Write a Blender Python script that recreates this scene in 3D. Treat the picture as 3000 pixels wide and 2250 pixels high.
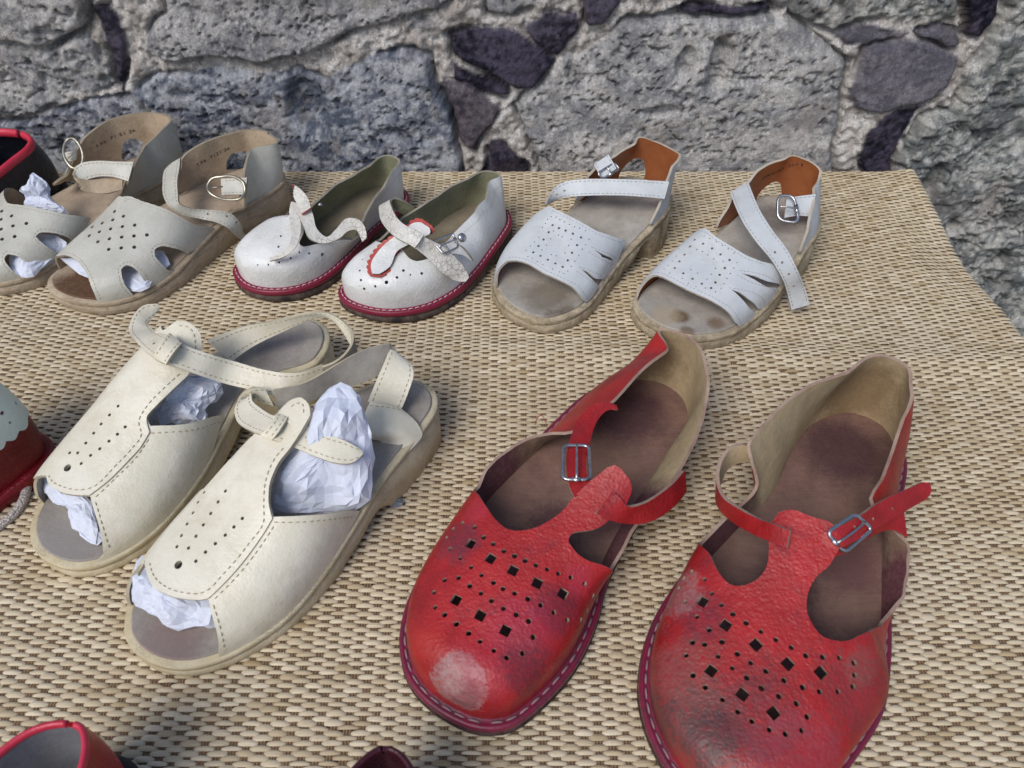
import bpy, math, random
import numpy as np
from mathutils import Vector, Matrix
from mathutils.geometry import delaunay_2d_cdt
random.seed(7); RNG = np.random.default_rng(7)
for o in list(bpy.data.objects): bpy.data.objects.remove(o)
SC = bpy.context.scene
COL = SC.collection
# ------------------------------------------------------------------ camera, light, exposure
FPX = 2250.0                       # focal length in pixels of the 3000 px wide photograph
TH = math.atan(2365.0/FPX)         # pitch below the horizon
HC = 33.0                          # camera height over the mat, cm
cam = bpy.data.cameras.new('camera'); camo = bpy.data.objects.new('camera', cam); COL.objects.link(camo)
cam.sensor_width = 36.0; cam.lens = FPX/3000*36; cam.clip_start = 0.01; cam.clip_end = 60
camo.location = (0, 0, HC/100); camo.rotation_euler = (math.pi/2-TH, 0, 0)
cam.dof.use_dof = True; cam.dof.focus_distance = 0.44; cam.dof.aperture_fstop = 16.0
SC.camera = camo
SUN_EL, SUN_AZ = math.radians(50), math.radians(215)
world = bpy.data.worlds.new('World'); SC.world = world; world.use_nodes = True
wn = world.node_tree.nodes; wl = world.node_tree.links
bg = wn['Background']; sky = wn.new('ShaderNodeTexSky'); sky.sky_type = 'NISHITA'; sky.sun_disc = False
sky.sun_elevation = SUN_EL; sky.sun_rotation = SUN_AZ; sky.air_density = 1.0; sky.dust_density = 2.5; sky.ozone_density = 1.6
wl.new(sky.outputs[0], bg.inputs[0]); bg.inputs[1].default_value = 0.11
sl = bpy.data.lights.new('sun', 'SUN'); so = bpy.data.objects.new('sun', sl); COL.objects.link(so)
sl.energy = 1.5; sl.angle = math.radians(28); sl.color = (1.0, 0.97, 0.94)
_d = Vector((math.sin(SUN_AZ)*math.cos(SUN_EL), math.cos(SUN_AZ)*math.cos(SUN_EL), math.sin(SUN_EL)))
so.rotation_euler = (-_d).to_track_quat('-Z', 'Y').to_euler()
vs = SC.view_settings; vs.view_transform = 'Standard'; vs.look = 'None'; vs.gamma = 1; vs.exposure = 0.24
try: vs.use_curve_mapping = False
except Exception: pass
SC.render.engine = 'CYCLES'
# ------------------------------------------------------------------ picture point + height -> place
_F = np.array([0, math.cos(TH), -math.sin(TH)]); _U = np.array([0, math.sin(TH), math.cos(TH)])
_C = np.array([0, 0, HC])
CR = dict(A=(1100,900,1.2764), B=(1800,1000,1.327), C=(50,850,1.3823), D=(1400,350,2.0109), E=(600,400,2.212),
          F=(0,300,2.37), G=(0,1000,2.37), K=(0,1900,1.7015), M=(0,0,1.4747), N=(1500,0,1.4747), R=(2300,400,2.37), S=(0,0,1.0))
def pix(c, x, y):
    o = CR[c]; return o[0]+x/o[2], o[1]+y/o[2]
def ray(X, Y): return _F+np.array([1,0,0])*(X-1500)/FPX+_U*(1125-Y)/FPX
def W(c, x, y, z=0.0):
    X, Y = pix(c, x, y); d = ray(X, Y); t = (z-HC)/d[2]; return _C+t*d
def WY(c, x, y, yw):
    X, Y = pix(c, x, y); d = ray(X, Y); t = yw/d[1]; return _C+t*d
def proj(P):
    P = np.asarray(P, float); v = P-_C; zc = v@_F
    return np.stack([1500+FPX*v[..., 0]/zc, 1125-FPX*(v@_U)/zc], -1), zc
# ------------------------------------------------------------------ numpy noise
def _hash(ix, iy, s):
    h = (ix*374761393+iy*668265263+s*974634777) & 0xffffffff
    h = ((h ^ (h >> 13))*1274126177) & 0xffffffff
    return ((h ^ (h >> 16)) & 0xffff)/65535.0
def vnoise(x, y, s=0):
    ix = np.floor(x).astype(np.int64); iy = np.floor(y).astype(np.int64); fx = x-ix; fy = y-iy
    fx = fx*fx*(3-2*fx); fy = fy*fy*(3-2*fy)
    a = _hash(ix,iy,s); b = _hash(ix+1,iy,s); c = _hash(ix,iy+1,s); d = _hash(ix+1,iy+1,s)
    return (a*(1-fx)+b*fx)*(1-fy)+(c*(1-fx)+d*fx)*fy
def fbm(x, y, o=4, s=0, g=0.5):
    r = 0; a = 1; t = 0
    for k in range(o):
        r = r+a*vnoise(x*2**k+k*17.3, y*2**k+k*5.1, s+k); t += a; a *= g
    return r/t
def sstep(a, b, x):
    t = np.clip((x-a)/(b-a), 0, 1); return t*t*(3-2*t)
def inpoly(px_, py_, poly):
    poly = np.asarray(poly); ins = np.zeros(np.shape(px_), bool); n = len(poly)
    for i in range(n):
        x0, y0 = poly[i]; x1, y1 = poly[(i+1) % n]
        if y0 == y1: continue
        c = ((y0 > py_) != (y1 > py_)) & (px_ < (x1-x0)*(py_-y0)/(y1-y0)+x0); ins ^= c
    return ins
def dpoly(px_, py_, poly):
    poly = np.asarray(poly); d = np.full(np.shape(px_), 1e9); n = len(poly)
    for i in range(n):
        a = poly[i]; b = poly[(i+1) % n]; e = b-a; L = e@e+1e-12
        t = np.clip(((px_-a[0])*e[0]+(py_-a[1])*e[1])/L, 0, 1)
        d = np.minimum(d, np.hypot(px_-a[0]-t*e[0], py_-a[1]-t*e[1]))
    return d
# ------------------------------------------------------------------ objects
def tag(o, label=None, cat=None, group=None, kind=None):
    if label: o['label'] = label
    if cat: o['category'] = cat
    if group: o['group'] = group
    if kind: o['kind'] = kind
    return o
def thing(name, label, cat, origin, group=None):
    o = bpy.data.objects.new(name, None); o.empty_display_size = 0.02; COL.objects.link(o)
    o.location = Vector(np.asarray(origin)/100.0); return tag(o, label, cat, group)
def mesh(name, V, Fc, mats, parent=None, midx=None, smooth=True, col=None, origin=None):
    V = np.asarray(V, float)/100.0
    org = np.zeros(3)
    top = parent
    while top is not None:
        org = org+np.array(top.location); top = top.parent
    if origin is not None and parent is None: org = np.asarray(origin)/100.0
    me = bpy.data.meshes.new(name)
    if isinstance(Fc, np.ndarray) and Fc.ndim == 2:
        n = len(Fc); k = Fc.shape[1]
        me.vertices.add(len(V)); me.vertices.foreach_set('co', (V-org).astype(np.float32).ravel())
        me.loops.add(n*k); me.loops.foreach_set('vertex_index', Fc.astype(np.int32).ravel())
        me.polygons.add(n); me.polygons.foreach_set('loop_start', np.arange(0, n*k, k, dtype=np.int32))
        me.polygons.foreach_set('loop_total', np.full(n, k, np.int32)); me.update(calc_edges=True)
    else:
        me.from_pydata([tuple(v) for v in (V-org)], [], [tuple(int(i) for i in f) for f in Fc])
    if not isinstance(mats, (list, tuple)): mats = [mats]
    for m in mats: me.materials.append(m)
    if midx is not None: me.polygons.foreach_set('material_index', np.asarray(midx, np.int32))
    me.polygons.foreach_set('use_smooth', np.full(len(me.polygons), smooth))
    if col is not None:
        a = me.color_attributes.new('tint', 'FLOAT_COLOR', 'POINT')
        c = np.ones((len(V), 4), np.float32); c[:, :col.shape[1]] = col; a.data.foreach_set('color', c.ravel())
    me.validate()
    o = bpy.data.objects.new(name, me); COL.objects.link(o)
    if parent is not None: o.parent = parent
    elif origin is not None: o.location = Vector(org)
    return o
class MB:
    """collects pieces of one part"""
    def __init__(s): s.V = []; s.F = []; s.M = []; s.n = 0
    def add(s, V, Fc, m=0):
        V = np.asarray(V, float); s.V.append(V)
        for f in Fc: s.F.append([int(i)+s.n for i in f])
        s.M += [m]*len(Fc) if np.isscalar(m) else list(m)
        s.n += len(V)
    def build(s, name, mats, parent=None, smooth=True, origin=None):
        return mesh(name, np.concatenate(s.V), s.F, mats, parent, s.M, smooth, origin=origin)
# ------------------------------------------------------------------ curves and surfaces
def spline(P, n, closed=False, k=1.0):
    P = np.asarray(P, float)
    if closed:
        Q = np.concatenate([P[-3:], P, P[:3]])
    else: Q = P
    d = np.linalg.norm(np.diff(Q, axis=0), axis=1)**0.75; d = np.maximum(d, 1e-6); t = np.concatenate([[0], np.cumsum(d)])
    m = np.zeros_like(Q)
    if len(Q) == 2: m[:] = (Q[1]-Q[0])/(t[1]-t[0])
    else:
        s = np.diff(Q, axis=0)/d[:, None]
        m[1:-1] = (s[:-1]*d[1:, None]+s[1:]*d[:-1, None])/(d[:-1]+d[1:])[:, None]
        m[0] = 1.5*s[0]-0.5*m[1]; m[-1] = 1.5*s[-1]-0.5*m[-2]
    m = m*k
    a, b = (t[3], t[3+len(P)]) if closed else (t[0], t[-1])
    uu = np.linspace(a, b, 12*n+1 if not closed else 12*n+1)
    i = np.clip(np.searchsorted(t, uu, 'right')-1, 0, len(Q)-2); h = (t[i+1]-t[i])[:, None]; x = ((uu-t[i])[:, None])/h
    C = (2*x**3-3*x**2+1)*Q[i]+(x**3-2*x**2+x)*h*m[i]+(-2*x**3+3*x**2)*Q[i+1]+(x**3-x**2)*h*m[i+1]
    L = np.concatenate([[0], np.cumsum(np.linalg.norm(np.diff(C, axis=0), axis=1))])
    tt = np.linspace(0, L[-1], n+1 if closed else n)
    out = np.stack([np.interp(tt, L, C[:, j]) for j in range(C.shape[1])], 1)
    return out[:-1] if closed else out
def pts(c, L): return np.array([W(c, *p) for p in L])
class Surf:
    def __init__(s, rows=None, grid=None, ns=60, nt=40):
        if grid is None:
            R = [spline(r, ns) for r in rows]; R = np.array(R)
            if len(R) == 2: g = np.stack([R[0]*(1-t)+R[1]*t for t in np.linspace(0, 1, nt)])
            else: g = np.stack([spline(R[:, j], nt) for j in range(ns)], 1)
        else: g = np.asarray(grid)
        s.g = g; s.nt, s.ns = g.shape[:2]
        gs = np.gradient(g, axis=1); gt = np.gradient(g, axis=0); n = np.cross(gs, gt)
        n /= np.linalg.norm(n, axis=2, keepdims=True)+1e-12; s.nm = n
        s.Ls = np.linalg.norm(np.diff(g, axis=1), axis=2).sum(1).mean(); s.Lt = np.linalg.norm(np.diff(g, axis=0), axis=2).sum(0).mean()
        s.pp, s.pz = proj(g)
    def _b(s, A, uv):
        uv = np.asarray(uv, float); x = np.clip(uv[..., 0], 0, 1)*(s.ns-1); y = np.clip(uv[..., 1], 0, 1)*(s.nt-1)
        i = np.clip(x.astype(int), 0, s.ns-2); j = np.clip(y.astype(int), 0, s.nt-2); fx = (x-i)[..., None]; fy = (y-j)[..., None]
        return (A[j, i]*(1-fx)+A[j, i+1]*fx)*(1-fy)+(A[j+1, i]*(1-fx)+A[j+1, i+1]*fx)*fy
    def P(s, uv): return s._b(s.g, uv)
    def N(s, uv): return s._b(s.nm, uv)
    def J(s, uv):
        e = 0.012; uv = np.asarray(uv, float)
        a = (s.P(uv+[e, 0])-s.P(uv-[e, 0])); b = (s.P(uv+[0, e])-s.P(uv-[0, e]))
        da = np.clip(uv[..., 0]+e, 0, 1)-np.clip(uv[..., 0]-e, 0, 1); db = np.clip(uv[..., 1]+e, 0, 1)-np.clip(uv[..., 1]-e, 0, 1)
        return a/da, b/db
    def inv(s, c, x, y, box=(0, 1, 0, 1), far=False):
        X, Y = pix(c, x, y); q = np.array([X, Y])
        d = np.hypot(s.pp[..., 0]-X, s.pp[..., 1]-Y)
        uu = np.linspace(0, 1, s.ns)[None, :]; vv = np.linspace(0, 1, s.nt)[:, None]
        bad = (uu < box[0]) | (uu > box[1]) | (vv < box[2]) | (vv > box[3])
        d = np.where(bad, 1e9, d)
        near = d < d.min()+6
        dd = np.where(near, d+(-4 if far else 4)*s.pz, 1e9)
        j, i = np.unravel_index(np.argmin(dd), dd.shape); uv = np.array([i/(s.ns-1), j/(s.nt-1)])
        for k in range(10):
            p = proj(s.P(uv))[0]; e = 1e-3
            ju = (proj(s.P(np.clip(uv+[e, 0], 0, 1)))[0]-proj(s.P(np.clip(uv-[e, 0], 0, 1)))[0])/(2*e)
            jv = (proj(s.P(np.clip(uv+[0, e], 0, 1)))[0]-proj(s.P(np.clip(uv-[0, e], 0, 1)))[0])/(2*e)
            M = np.stack([ju, jv], 1)+np.eye(2)*1e-6
            try: st = np.linalg.solve(M, q-p)
            except Exception: break
            st = np.clip(st, -0.05, 0.05); uv = np.clip(uv+st, 0, 1)
            if np.abs(st).max() < 1e-5: break
        return uv
    def invs(s, c, L, **k): return np.array([s.inv(c, p[0], p[1], **k) for p in L])
    def circle(s, uv, r, n=8, ang=0.0, e=(1, 1), sq=False):
        a, b = s.J(uv); la = np.linalg.norm(a); lb = np.linalg.norm(b); ah = a/la
        bp = b-(b@ah)*ah; bh = bp/np.linalg.norm(bp); out = []
        if sq: n = 4
        for k in range(n):
            t = 2*math.pi*k/n+ang; w = ah*(r*e[0]*math.cos(t))+bh*(r*e[1]*math.sin(t))
            # solve w = a*du + b*dv
            G = np.array([[a@a, a@b], [a@b, b@b]]); du = np.linalg.solve(G, np.array([a@w, b@w])); out.append(uv+du)
        return np.array(out)
def dens(P, h, Ls, Lt):
    out = []; n = len(P)
    for i in range(n):
        a = P[i]; b = P[(i+1) % n]; L = math.hypot((b[0]-a[0])*Ls, (b[1]-a[1])*Lt); k = max(1, int(L/h))
        for j in range(k): out.append(a+(b-a)*j/k)
    return np.array(out)
def smooth_loop(P, n): return spline(P, n, closed=True)
def patch(name, S, parent, mats, outline=None, holes=(), h=0.25, th=0.13, flip=False, wob=0.0, off=0.0, build=True, edge_h=0.12):
    """sheet of leather th thick following S, trimmed by outline and holes (both in the surface's own coordinates)"""
    if outline is None: outline = np.array([(0, 0), (1, 0), (1, 1), (0, 1)], float)
    Ls, Lt = S.Ls, S.Lt; O = dens(np.asarray(outline, float), edge_h if edge_h else h, Ls, Lt)
    if wob:
        nrm = np.roll(O, -1, 0)-np.roll(O, 1, 0); nrm = np.stack([nrm[:, 1]*Lt, -nrm[:, 0]*Ls], 1); nrm /= np.linalg.norm(nrm, axis=1, keepdims=True)+1e-9
        O = O+nrm*(RNG.uniform(-wob, wob, (len(O), 1)))/np.array([Ls, Lt]); 
    loops = [O]+[np.asarray(q) for q in holes]
    sc = np.array([Ls, Lt]); V = []; E = []
    for q in loops:
        b = len(V); V += [tuple(p*sc) for p in q]; E += [(b+i, b+(i+1) % len(q)) for i in range(len(q))]
    nx = max(2, int(Ls/h)); ny = max(2, int(Lt/h))
    gx, gy = np.meshgrid((np.arange(nx)+.5)/nx, (np.arange(ny)+.5)/ny)
    gx = gx.ravel(); gy = gy.ravel(); k = inpoly(gx, gy, O); gx = gx[k]; gy = gy[k]
    allq = np.concatenate(loops)*sc
    if len(gx):
        G = np.stack([gx, gy], 1)*sc
        dd = np.array([np.min(np.hypot(allq[:, 0]-g[0], allq[:, 1]-g[1])) for g in G]); G = G[dd > h*0.35]
        V += [tuple(g) for g in G]
    r = delaunay_2d_cdt([Vector(v) for v in V], E, [], 0, 1e-6)
    vv = np.array([tuple(v) for v in r[0]]); ff = [list(f) for f in r[2]]
    uv = vv/sc; cen = np.array([uv[f].mean(0) for f in ff]); keep = inpoly(cen[:, 0], cen[:, 1], O)
    for q in holes: keep &= ~inpoly(cen[:, 0], cen[:, 1], q)
    ff = [f for f, kk in zip(ff, keep) if kk]
    sg = -1.0 if flip else 1.0
    P = S.P(uv); N = S.N(uv)*sg; A = P+N*off; B = P+N*(off-th); n = len(uv)
    V3 = np.concatenate([A, B]); F3 = []; M3 = []
    for f in ff:
        a = list(f); nn = np.cross(A[a[1]]-A[a[0]], A[a[2]]-A[a[0]])
        if nn@N[a[0]] < 0: a = a[::-1]
        F3.append(a); M3.append(0); F3.append([i+n for i in a[::-1]]); M3.append(1)
    cnt = {}
    for f, m in zip(F3, M3):
        if m == 0:
            for i in range(len(f)): cnt[(f[i], f[(i+1) % len(f)])] = 1
    side = []
    for (i, j) in cnt:
        if (j, i) not in cnt: side.append((i, j))
    m = {}; base = len(V3); ex = []
    for (i, j) in side:                       # edges get own vertices so that they stay crisp
        q = []
        for w in (i, i+n, j+n, j):
            if w not in m: m[w] = base+len(ex); ex.append(V3[w])
            q.append(m[w])
        F3.append(q); M3.append(2)
    V3 = np.concatenate([V3, np.array(ex)]) if ex else V3
    if not build: return V3, F3, M3
    mm = list(mats) if isinstance(mats, (list, tuple)) else [mats]
    while len(mm) < 3: mm.append(mm[-1])
    return mesh(name, V3, F3, mm, parent, M3)
def ribbon_surf(c, L, bulge=0.0, ns=60, extra=None):
    """L: cross pairs (xa,ya,za, xb,yb,zb) read off the picture with their heights"""
    A = np.array([W(c, p[0], p[1], p[2]) for p in L]); B = np.array([W(c, p[3], p[4], p[5]) for p in L])
    if bulge:
        S0 = Surf([A, B], ns=ns, nt=3); M = (spline(A, ns)+spline(B, ns))/2+S0.nm[1]*bulge
        return Surf([spline(A, ns), M, spline(B, ns)], ns=ns, nt=16)
    return Surf([A, B], ns=ns, nt=12)
def tube(P, r, n=8, closed=False, cap=True, ry=None):
    P = np.asarray(P, float); m = len(P); T = (np.roll(P, -1, 0)-np.roll(P, 1, 0)) if closed else np.gradient(P, axis=0)
    T /= np.linalg.norm(T, axis=1, keepdims=True)+1e-12; up = np.array([0, 0, 1.0])
    if abs(T[0]@up) > 0.9: up = np.array([1.0, 0, 0])
    r = np.full(m, r) if np.isscalar(r) else np.asarray(r); V = []
    N = up-(up@T[0])*T[0]; N /= np.linalg.norm(N)
    for i in range(m):
        N = N-(N@T[i])*T[i]; N /= np.linalg.norm(N)+1e-12; Bn = np.cross(T[i], N)
        for k in range(n):
            a = 2*math.pi*k/n; V.append(P[i]+r[i]*(N*math.cos(a)*(ry if ry else 1)+Bn*math.sin(a)))
    Fc = []
    for i in range(m if closed else m-1):
        j = (i+1) % m
        for k in range(n): Fc.append([i*n+k, i*n+(k+1) % n, j*n+(k+1) % n, j*n+k])
    if cap and not closed: Fc.append(list(range(n))[::-1]); Fc.append([(m-1)*n+k for k in range(n)])
    return np.array(V), Fc
def stitches(mb, S, uvp, gap=0.28, ln=0.17, r=0.026, flip=False, off=0.0, mat=0, jit=0.0):
    """a row of thread stitches lying on S along the polyline uvp"""
    uvp = np.asarray(uvp, float); P = S.P(uvp); L = np.concatenate([[0], np.cumsum(np.linalg.norm(np.diff(P, axis=0), axis=1))])
    k = max(2, int(L[-1]/0.05)); t = np.linspace(0, L[-1], k); U = np.stack([np.interp(t, L, uvp[:, i]) for i in (0, 1)], 1)
    PP = S.P(U)+S.N(U)*(off+r*0.25)*(-1 if flip else 1)
    d = 0.0
    while d+ln < L[-1]:
        q = np.linspace(d, d+ln*random.uniform(0.85, 1.1), 4); Q = np.stack([np.interp(q, t, PP[:, i]) for i in range(3)], 1)
        V, Fc = tube(Q, np.array([0.5, 1, 1, 0.5])*r, 4); mb.add(V, Fc, mat); d += gap
def uvl(S, pts_, n=60): return spline(np.asarray(pts_, float), n) if len(pts_) > 2 else np.linspace(pts_[0], pts_[1], n)
# ------------------------------------------------------------------ soles
class Sole:
    """plan outline (closed loop at the height of the sole's top edge) + profile of heights along the axis"""
    def __init__(s, out, heel, toe, n=110):
        s.O = spline(np.asarray(out, float)[:, :2], n, closed=True)
        s.h = np.asarray(heel, float)[:2]; s.t = np.asarray(toe, float)[:2]; s.L = np.linalg.norm(s.t-s.h); s.a = (s.t-s.h)/s.L; s.b = np.array([-s.a[1], s.a[0]])
        area = 0.5*np.sum(s.O[:, 0]*np.roll(s.O[:, 1], -1)-s.O[:, 1]*np.roll(s.O[:, 0], -1))
        if area < 0: s.O = s.O[::-1]
    def loc(s, p): q = np.asarray(p)[..., :2]-s.h; return np.stack([q@s.a/s.L, q@s.b], -1)     # (0..1 heel to toe, cm to the left)
    def wor(s, u, v): return s.h+s.a*(u*s.L)+s.b*v
    def inset(s, d, O=None):
        O = s.O if O is None else O
        T = np.roll(O, -1, 0)-np.roll(O, 1, 0); T /= np.linalg.norm(T, axis=1, keepdims=True)+1e-12; N = np.stack([-T[:, 1], T[:, 0]], 1)
        Q = O+N*d
        for _ in range(3): Q = 0.25*np.roll(Q, 1, 0)+0.5*Q+0.25*np.roll(Q, -1, 0) if abs(d) > 0.5 else Q
        return Q
    def halfw(s, u, O=None):
        O = s.O if O is None else O; l = s.loc(O); n = len(l); r = []
        for uu in np.atleast_1d(u):
            v = []
            for i in range(n):
                a, b = l[i], l[(i+1) % n]
                if (a[0] > uu) != (b[0] > uu): v.append(a[1]+(b[1]-a[1])*(uu-a[0])/(b[0]-a[0]))
            r.append((min(v), max(v)) if len(v) > 1 else (0, 0))
        return np.array(r)
def prof(xy):
    xy = np.array(xy, float)
    def f(u):
        u = np.clip(u, xy[0, 0], xy[-1, 0]); i = np.clip(np.searchsorted(xy[:, 0], u, 'right')-1, 0, len(xy)-2)
        x0, x1 = xy[i, 0], xy[i+1, 0]; t = (u-x0)/(x1-x0)
        sl_ = np.gradient(xy[:, 1], xy[:, 0]); h_ = x1-x0
        return (2*t**3-3*t**2+1)*xy[i, 1]+(t**3-2*t**2+t)*h_*sl_[i]+(-2*t**3+3*t**2)*xy[i+1, 1]+(t**3-t**2)*h_*sl_[i+1]
    return f
def slab(name, S, parent, mats, rings, cap=True, capmat=0, dish=0.0, bottom=True, wob=0.0, col=None):
    """rings: list of (inset, zfunction, material of the band above it) from bottom to top"""
    n = len(S.O); V = []; Fc = []; M = []
    for k, (d, zf, m) in enumerate(rings):
        O = S.inset(d); u = S.loc(O)[:, 0]; z = zf(u) if callable(zf) else np.full(n, zf)
        if wob: 
            t = np.arange(n); O = O+(RNG.uniform(-wob, wob, (n, 2)))
        V.append(np.column_stack([O, z]))
        if k < len(rings)-1:
            for i in range(n): j = (i+1) % n; Fc.append([k*n+i, k*n+j, (k+1)*n+j, (k+1)*n+i]); M.append(m)
    V = np.concatenate(V)
    for top in ([False, True] if bottom else [True]):
        if top and not cap: continue
        d, zf, m = rings[-1] if top else rings[0]; R = V[-n:] if top else V[:n]
        b = 0 if not top else (len(rings)-1)*n
        mn = R[:, :2].min(0); mx = R[:, :2].max(0); g = 0.42
        gx, gy = np.meshgrid(np.arange(mn[0], mx[0], g), np.arange(mn[1], mx[1], g)); gx = gx.ravel()+RNG.uniform(-.08, .08, gx.size); gy = gy.ravel()+RNG.uniform(-.08, .08, gy.size)
        k = inpoly(gx, gy, R[:, :2]) & (dpoly(gx, gy, R[:, :2]) > 0.25); G = np.stack([gx[k], gy[k]], 1)
        r = delaunay_2d_cdt([Vector(p) for p in np.concatenate([R[:, :2], G])], [(i, (i+1) % n) for i in range(n)], [], 0, 1e-6)
        vv = np.array([tuple(p) for p in r[0]]); cen = [vv[list(f)].mean(0) for f in r[2]]; cen = np.array(cen); kp = inpoly(cen[:, 0], cen[:, 1], R[:, :2])
        u = S.loc(vv)[:, 0]; z = zf(u) if callable(zf) else np.full(len(vv), zf)
        if top and dish: z = z-dish*sstep(0, 1.2, dpoly(vv[:, 0], vv[:, 1], R[:, :2]))
        base = len(V); V = np.concatenate([V, np.column_stack([vv, z])])
        for f, kk in zip(r[2], kp):
            if kk: f = list(f); Fc.append([base+i for i in (f if top else f[::-1])]); M.append(capmat if top else rings[0][2])
    return mesh(name, V, Fc, mats, parent, M)
# ------------------------------------------------------------------ materials
def srgb(*c):
    c = [x/255.0 for x in c]; return tuple(x/12.92 if x <= 0.04045 else ((x+0.055)/1.055)**2.4 for x in c)+(1.0,)
class NT:
    def __init__(s, name):
        s.m = bpy.data.materials.new(name); s.m.use_nodes = True; s.t = s.m.node_tree; s.b = s.t.nodes['Principled BSDF']
        s.tc = s.t.nodes.new('ShaderNodeTexCoord'); s.co = s.tc.outputs['Object']
    def n(s, ty, **k):
        x = s.t.nodes.new(ty)
        for a, v in k.items(): setattr(x, a, v)
        return x
    def l(s, a, b): s.t.links.new(a, b)
    def noise(s, scale, detail=4, rough=0.6, dist=0.0, vec=None):
        x = s.n('ShaderNodeTexNoise'); x.inputs['Scale'].default_value = scale; x.inputs['Detail'].default_value = detail
        x.inputs['Roughness'].default_value = rough; x.inputs['Distortion'].default_value = dist; s.l(vec or s.co, x.inputs['Vector']); return x.outputs[0]
    def voro(s, scale, feat='F1', out='Distance', vec=None, rnd=1.0):
        x = s.n('ShaderNodeTexVoronoi'); x.feature = feat; x.inputs['Scale'].default_value = scale; x.inputs['Randomness'].default_value = rnd
        s.l(vec or s.co, x.inputs['Vector']); return x.outputs[out]
    def ramp(s, fac, a, b, ca=(0,0,0,1), cb=(1,1,1,1)):
        x = s.n('ShaderNodeValToRGB'); e = x.color_ramp.elements; e[0].position = a; e[1].position = b; e[0].color = ca; e[1].color = cb; s.l(fac, x.inputs[0]); return x.outputs[0]
    def mix(s, fac, a, b, bt='MIX'):
        x = s.n('ShaderNodeMix'); x.data_type = 'RGBA'; x.blend_type = bt
        for v, i in ((fac, 0), (a, 6), (b, 7)):
            if isinstance(v, (int, float)): x.inputs[i].default_value = v
            elif isinstance(v, tuple): x.inputs[i].default_value = v
            else: s.l(v, x.inputs[i])
        return x.outputs[2]
    def math(s, op, a, b=None, clamp=False):
        x = s.n('ShaderNodeMath'); x.operation = op; x.use_clamp = clamp
        for v, i in ((a, 0), (b, 1)):
            if v is None: continue
            if isinstance(v, (int, float)): x.inputs[i].default_value = v
            else: s.l(v, x.inputs[i])
        return x.outputs[0]
    def scalevec(s, sx, sy, sz):
        x = s.n('ShaderNodeMapping'); x.inputs['Scale'].default_value = (sx, sy, sz); s.l(s.co, x.inputs[0]); return x.outputs[0]
    def bump(s, h, dist, strength=1.0, prev=None):
        x = s.n('ShaderNodeBump'); x.inputs['Distance'].default_value = dist; x.inputs['Strength'].default_value = strength; s.l(h, x.inputs['Height'])
        if prev is not None: s.l(prev, x.inputs['Normal'])
        return x.outputs[0]
    def spot(s, p, r, soft=0.5, nz=0.35, nscale=90, fine=0.30):
        """0..1 mask around point p (metres, object space), ragged edge"""
        vm = s.n('ShaderNodeVectorMath'); vm.operation = 'DISTANCE'; s.l(s.co, vm.inputs[0]); vm.inputs[1].default_value = p
        n = s.math('ADD', s.math('MULTIPLY', s.noise(nscale, 6, 0.75), 0.55), s.math('MULTIPLY', s.noise(nscale*9, 5, 0.8), 0.45)); d = s.math('ADD', s.math('DIVIDE', vm.outputs['Value'], r), s.math('MULTIPLY', s.math('SUBTRACT', n, 0.5), nz*4))
        m = s.ramp(d, max(0.0, 1-soft*0.7), 1.05, (1,1,1,1), (0,0,0,1)); return s.math('MULTIPLY', m, s.ramp(s.noise(nscale*5.3, 6, 0.85), 0.40, 0.56, (fine,fine,fine,1), (1,1,1,1)))
    def done(s, col=None, rough=0.5, nrm=None, spec=0.5, metal=0.0, sss=0.0):
        if col is not None:
            if isinstance(col, tuple): s.b.inputs['Base Color'].default_value = col
            else: s.l(col, s.b.inputs['Base Color'])
        if isinstance(rough, (int, float)): s.b.inputs['Roughness'].default_value = rough
        else: s.l(rough, s.b.inputs['Roughness'])
        if nrm is not None: s.l(nrm, s.b.inputs['Normal'])
        s.b.inputs['Specular IOR Level'].default_value = spec; s.b.inputs['Metallic'].default_value = metal
        return s.m
def leather(name, c1, c2, rough=0.42, grain=900, gd=0.00012, dirt=None, dirtamt=0.5, spots=(), wr=0.0, cracks=None, spec=0.4, dscale=60):
    t = NT(name); col = t.mix(t.ramp(t.noise(35, 5, 0.65), 0.35, 0.65), c1, c2)
    if dirt is not None: col = t.mix(t.math('MULTIPLY', t.ramp(t.noise(dscale, 8, 0.75, 0.3), 0.52, 0.72), dirtamt), col, dirt)
    pores = t.ramp(t.voro(grain*1.1, 'F1'), 0.0, 0.35, (0.72,0.72,0.72,1), (1,1,1,1)); col = t.mix(0.22, col, pores, 'MULTIPLY')
    fine = t.noise(1600, 3, 0.6); col = t.mix(0.10, col, t.mix(fine, (0,0,0,1), (1,1,1,1)), 'OVERLAY')
    for (p, r, c, a, *more) in spots:
        kw = more[0] if more else {}
        col = t.mix(t.math('MULTIPLY', t.spot(p, r, **kw), a), col, c)
    g = t.voro(grain, 'SMOOTH_F1'); nrm = t.bump(g, gd)
    nrm = t.bump(t.noise(70, 6, 0.65), 0.0012, 0.6, nrm)
    if wr: nrm = t.bump(t.noise(190, 4, 0.7, 1.5), wr, 1.0, nrm)
    if cracks is not None:
        e = t.voro(cracks[0], 'DISTANCE_TO_EDGE', vec=t.scalevec(1, 1, 1)); m = t.ramp(e, 0.0, cracks[2], (1,1,1,1), (0,0,0,1))
        m = t.math('MULTIPLY', m, t.ramp(t.noise(55, 4, 0.6), 0.36, 0.6)); col = t.mix(t.math('MULTIPLY', m, cracks[3]), col, cracks[1])
    r = t.math('ADD', t.math('MULTIPLY', t.math('SUBTRACT', t.noise(120, 5, 0.7), 0.5), 0.35), rough)
    return t.done(col, r, nrm, spec)
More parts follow.
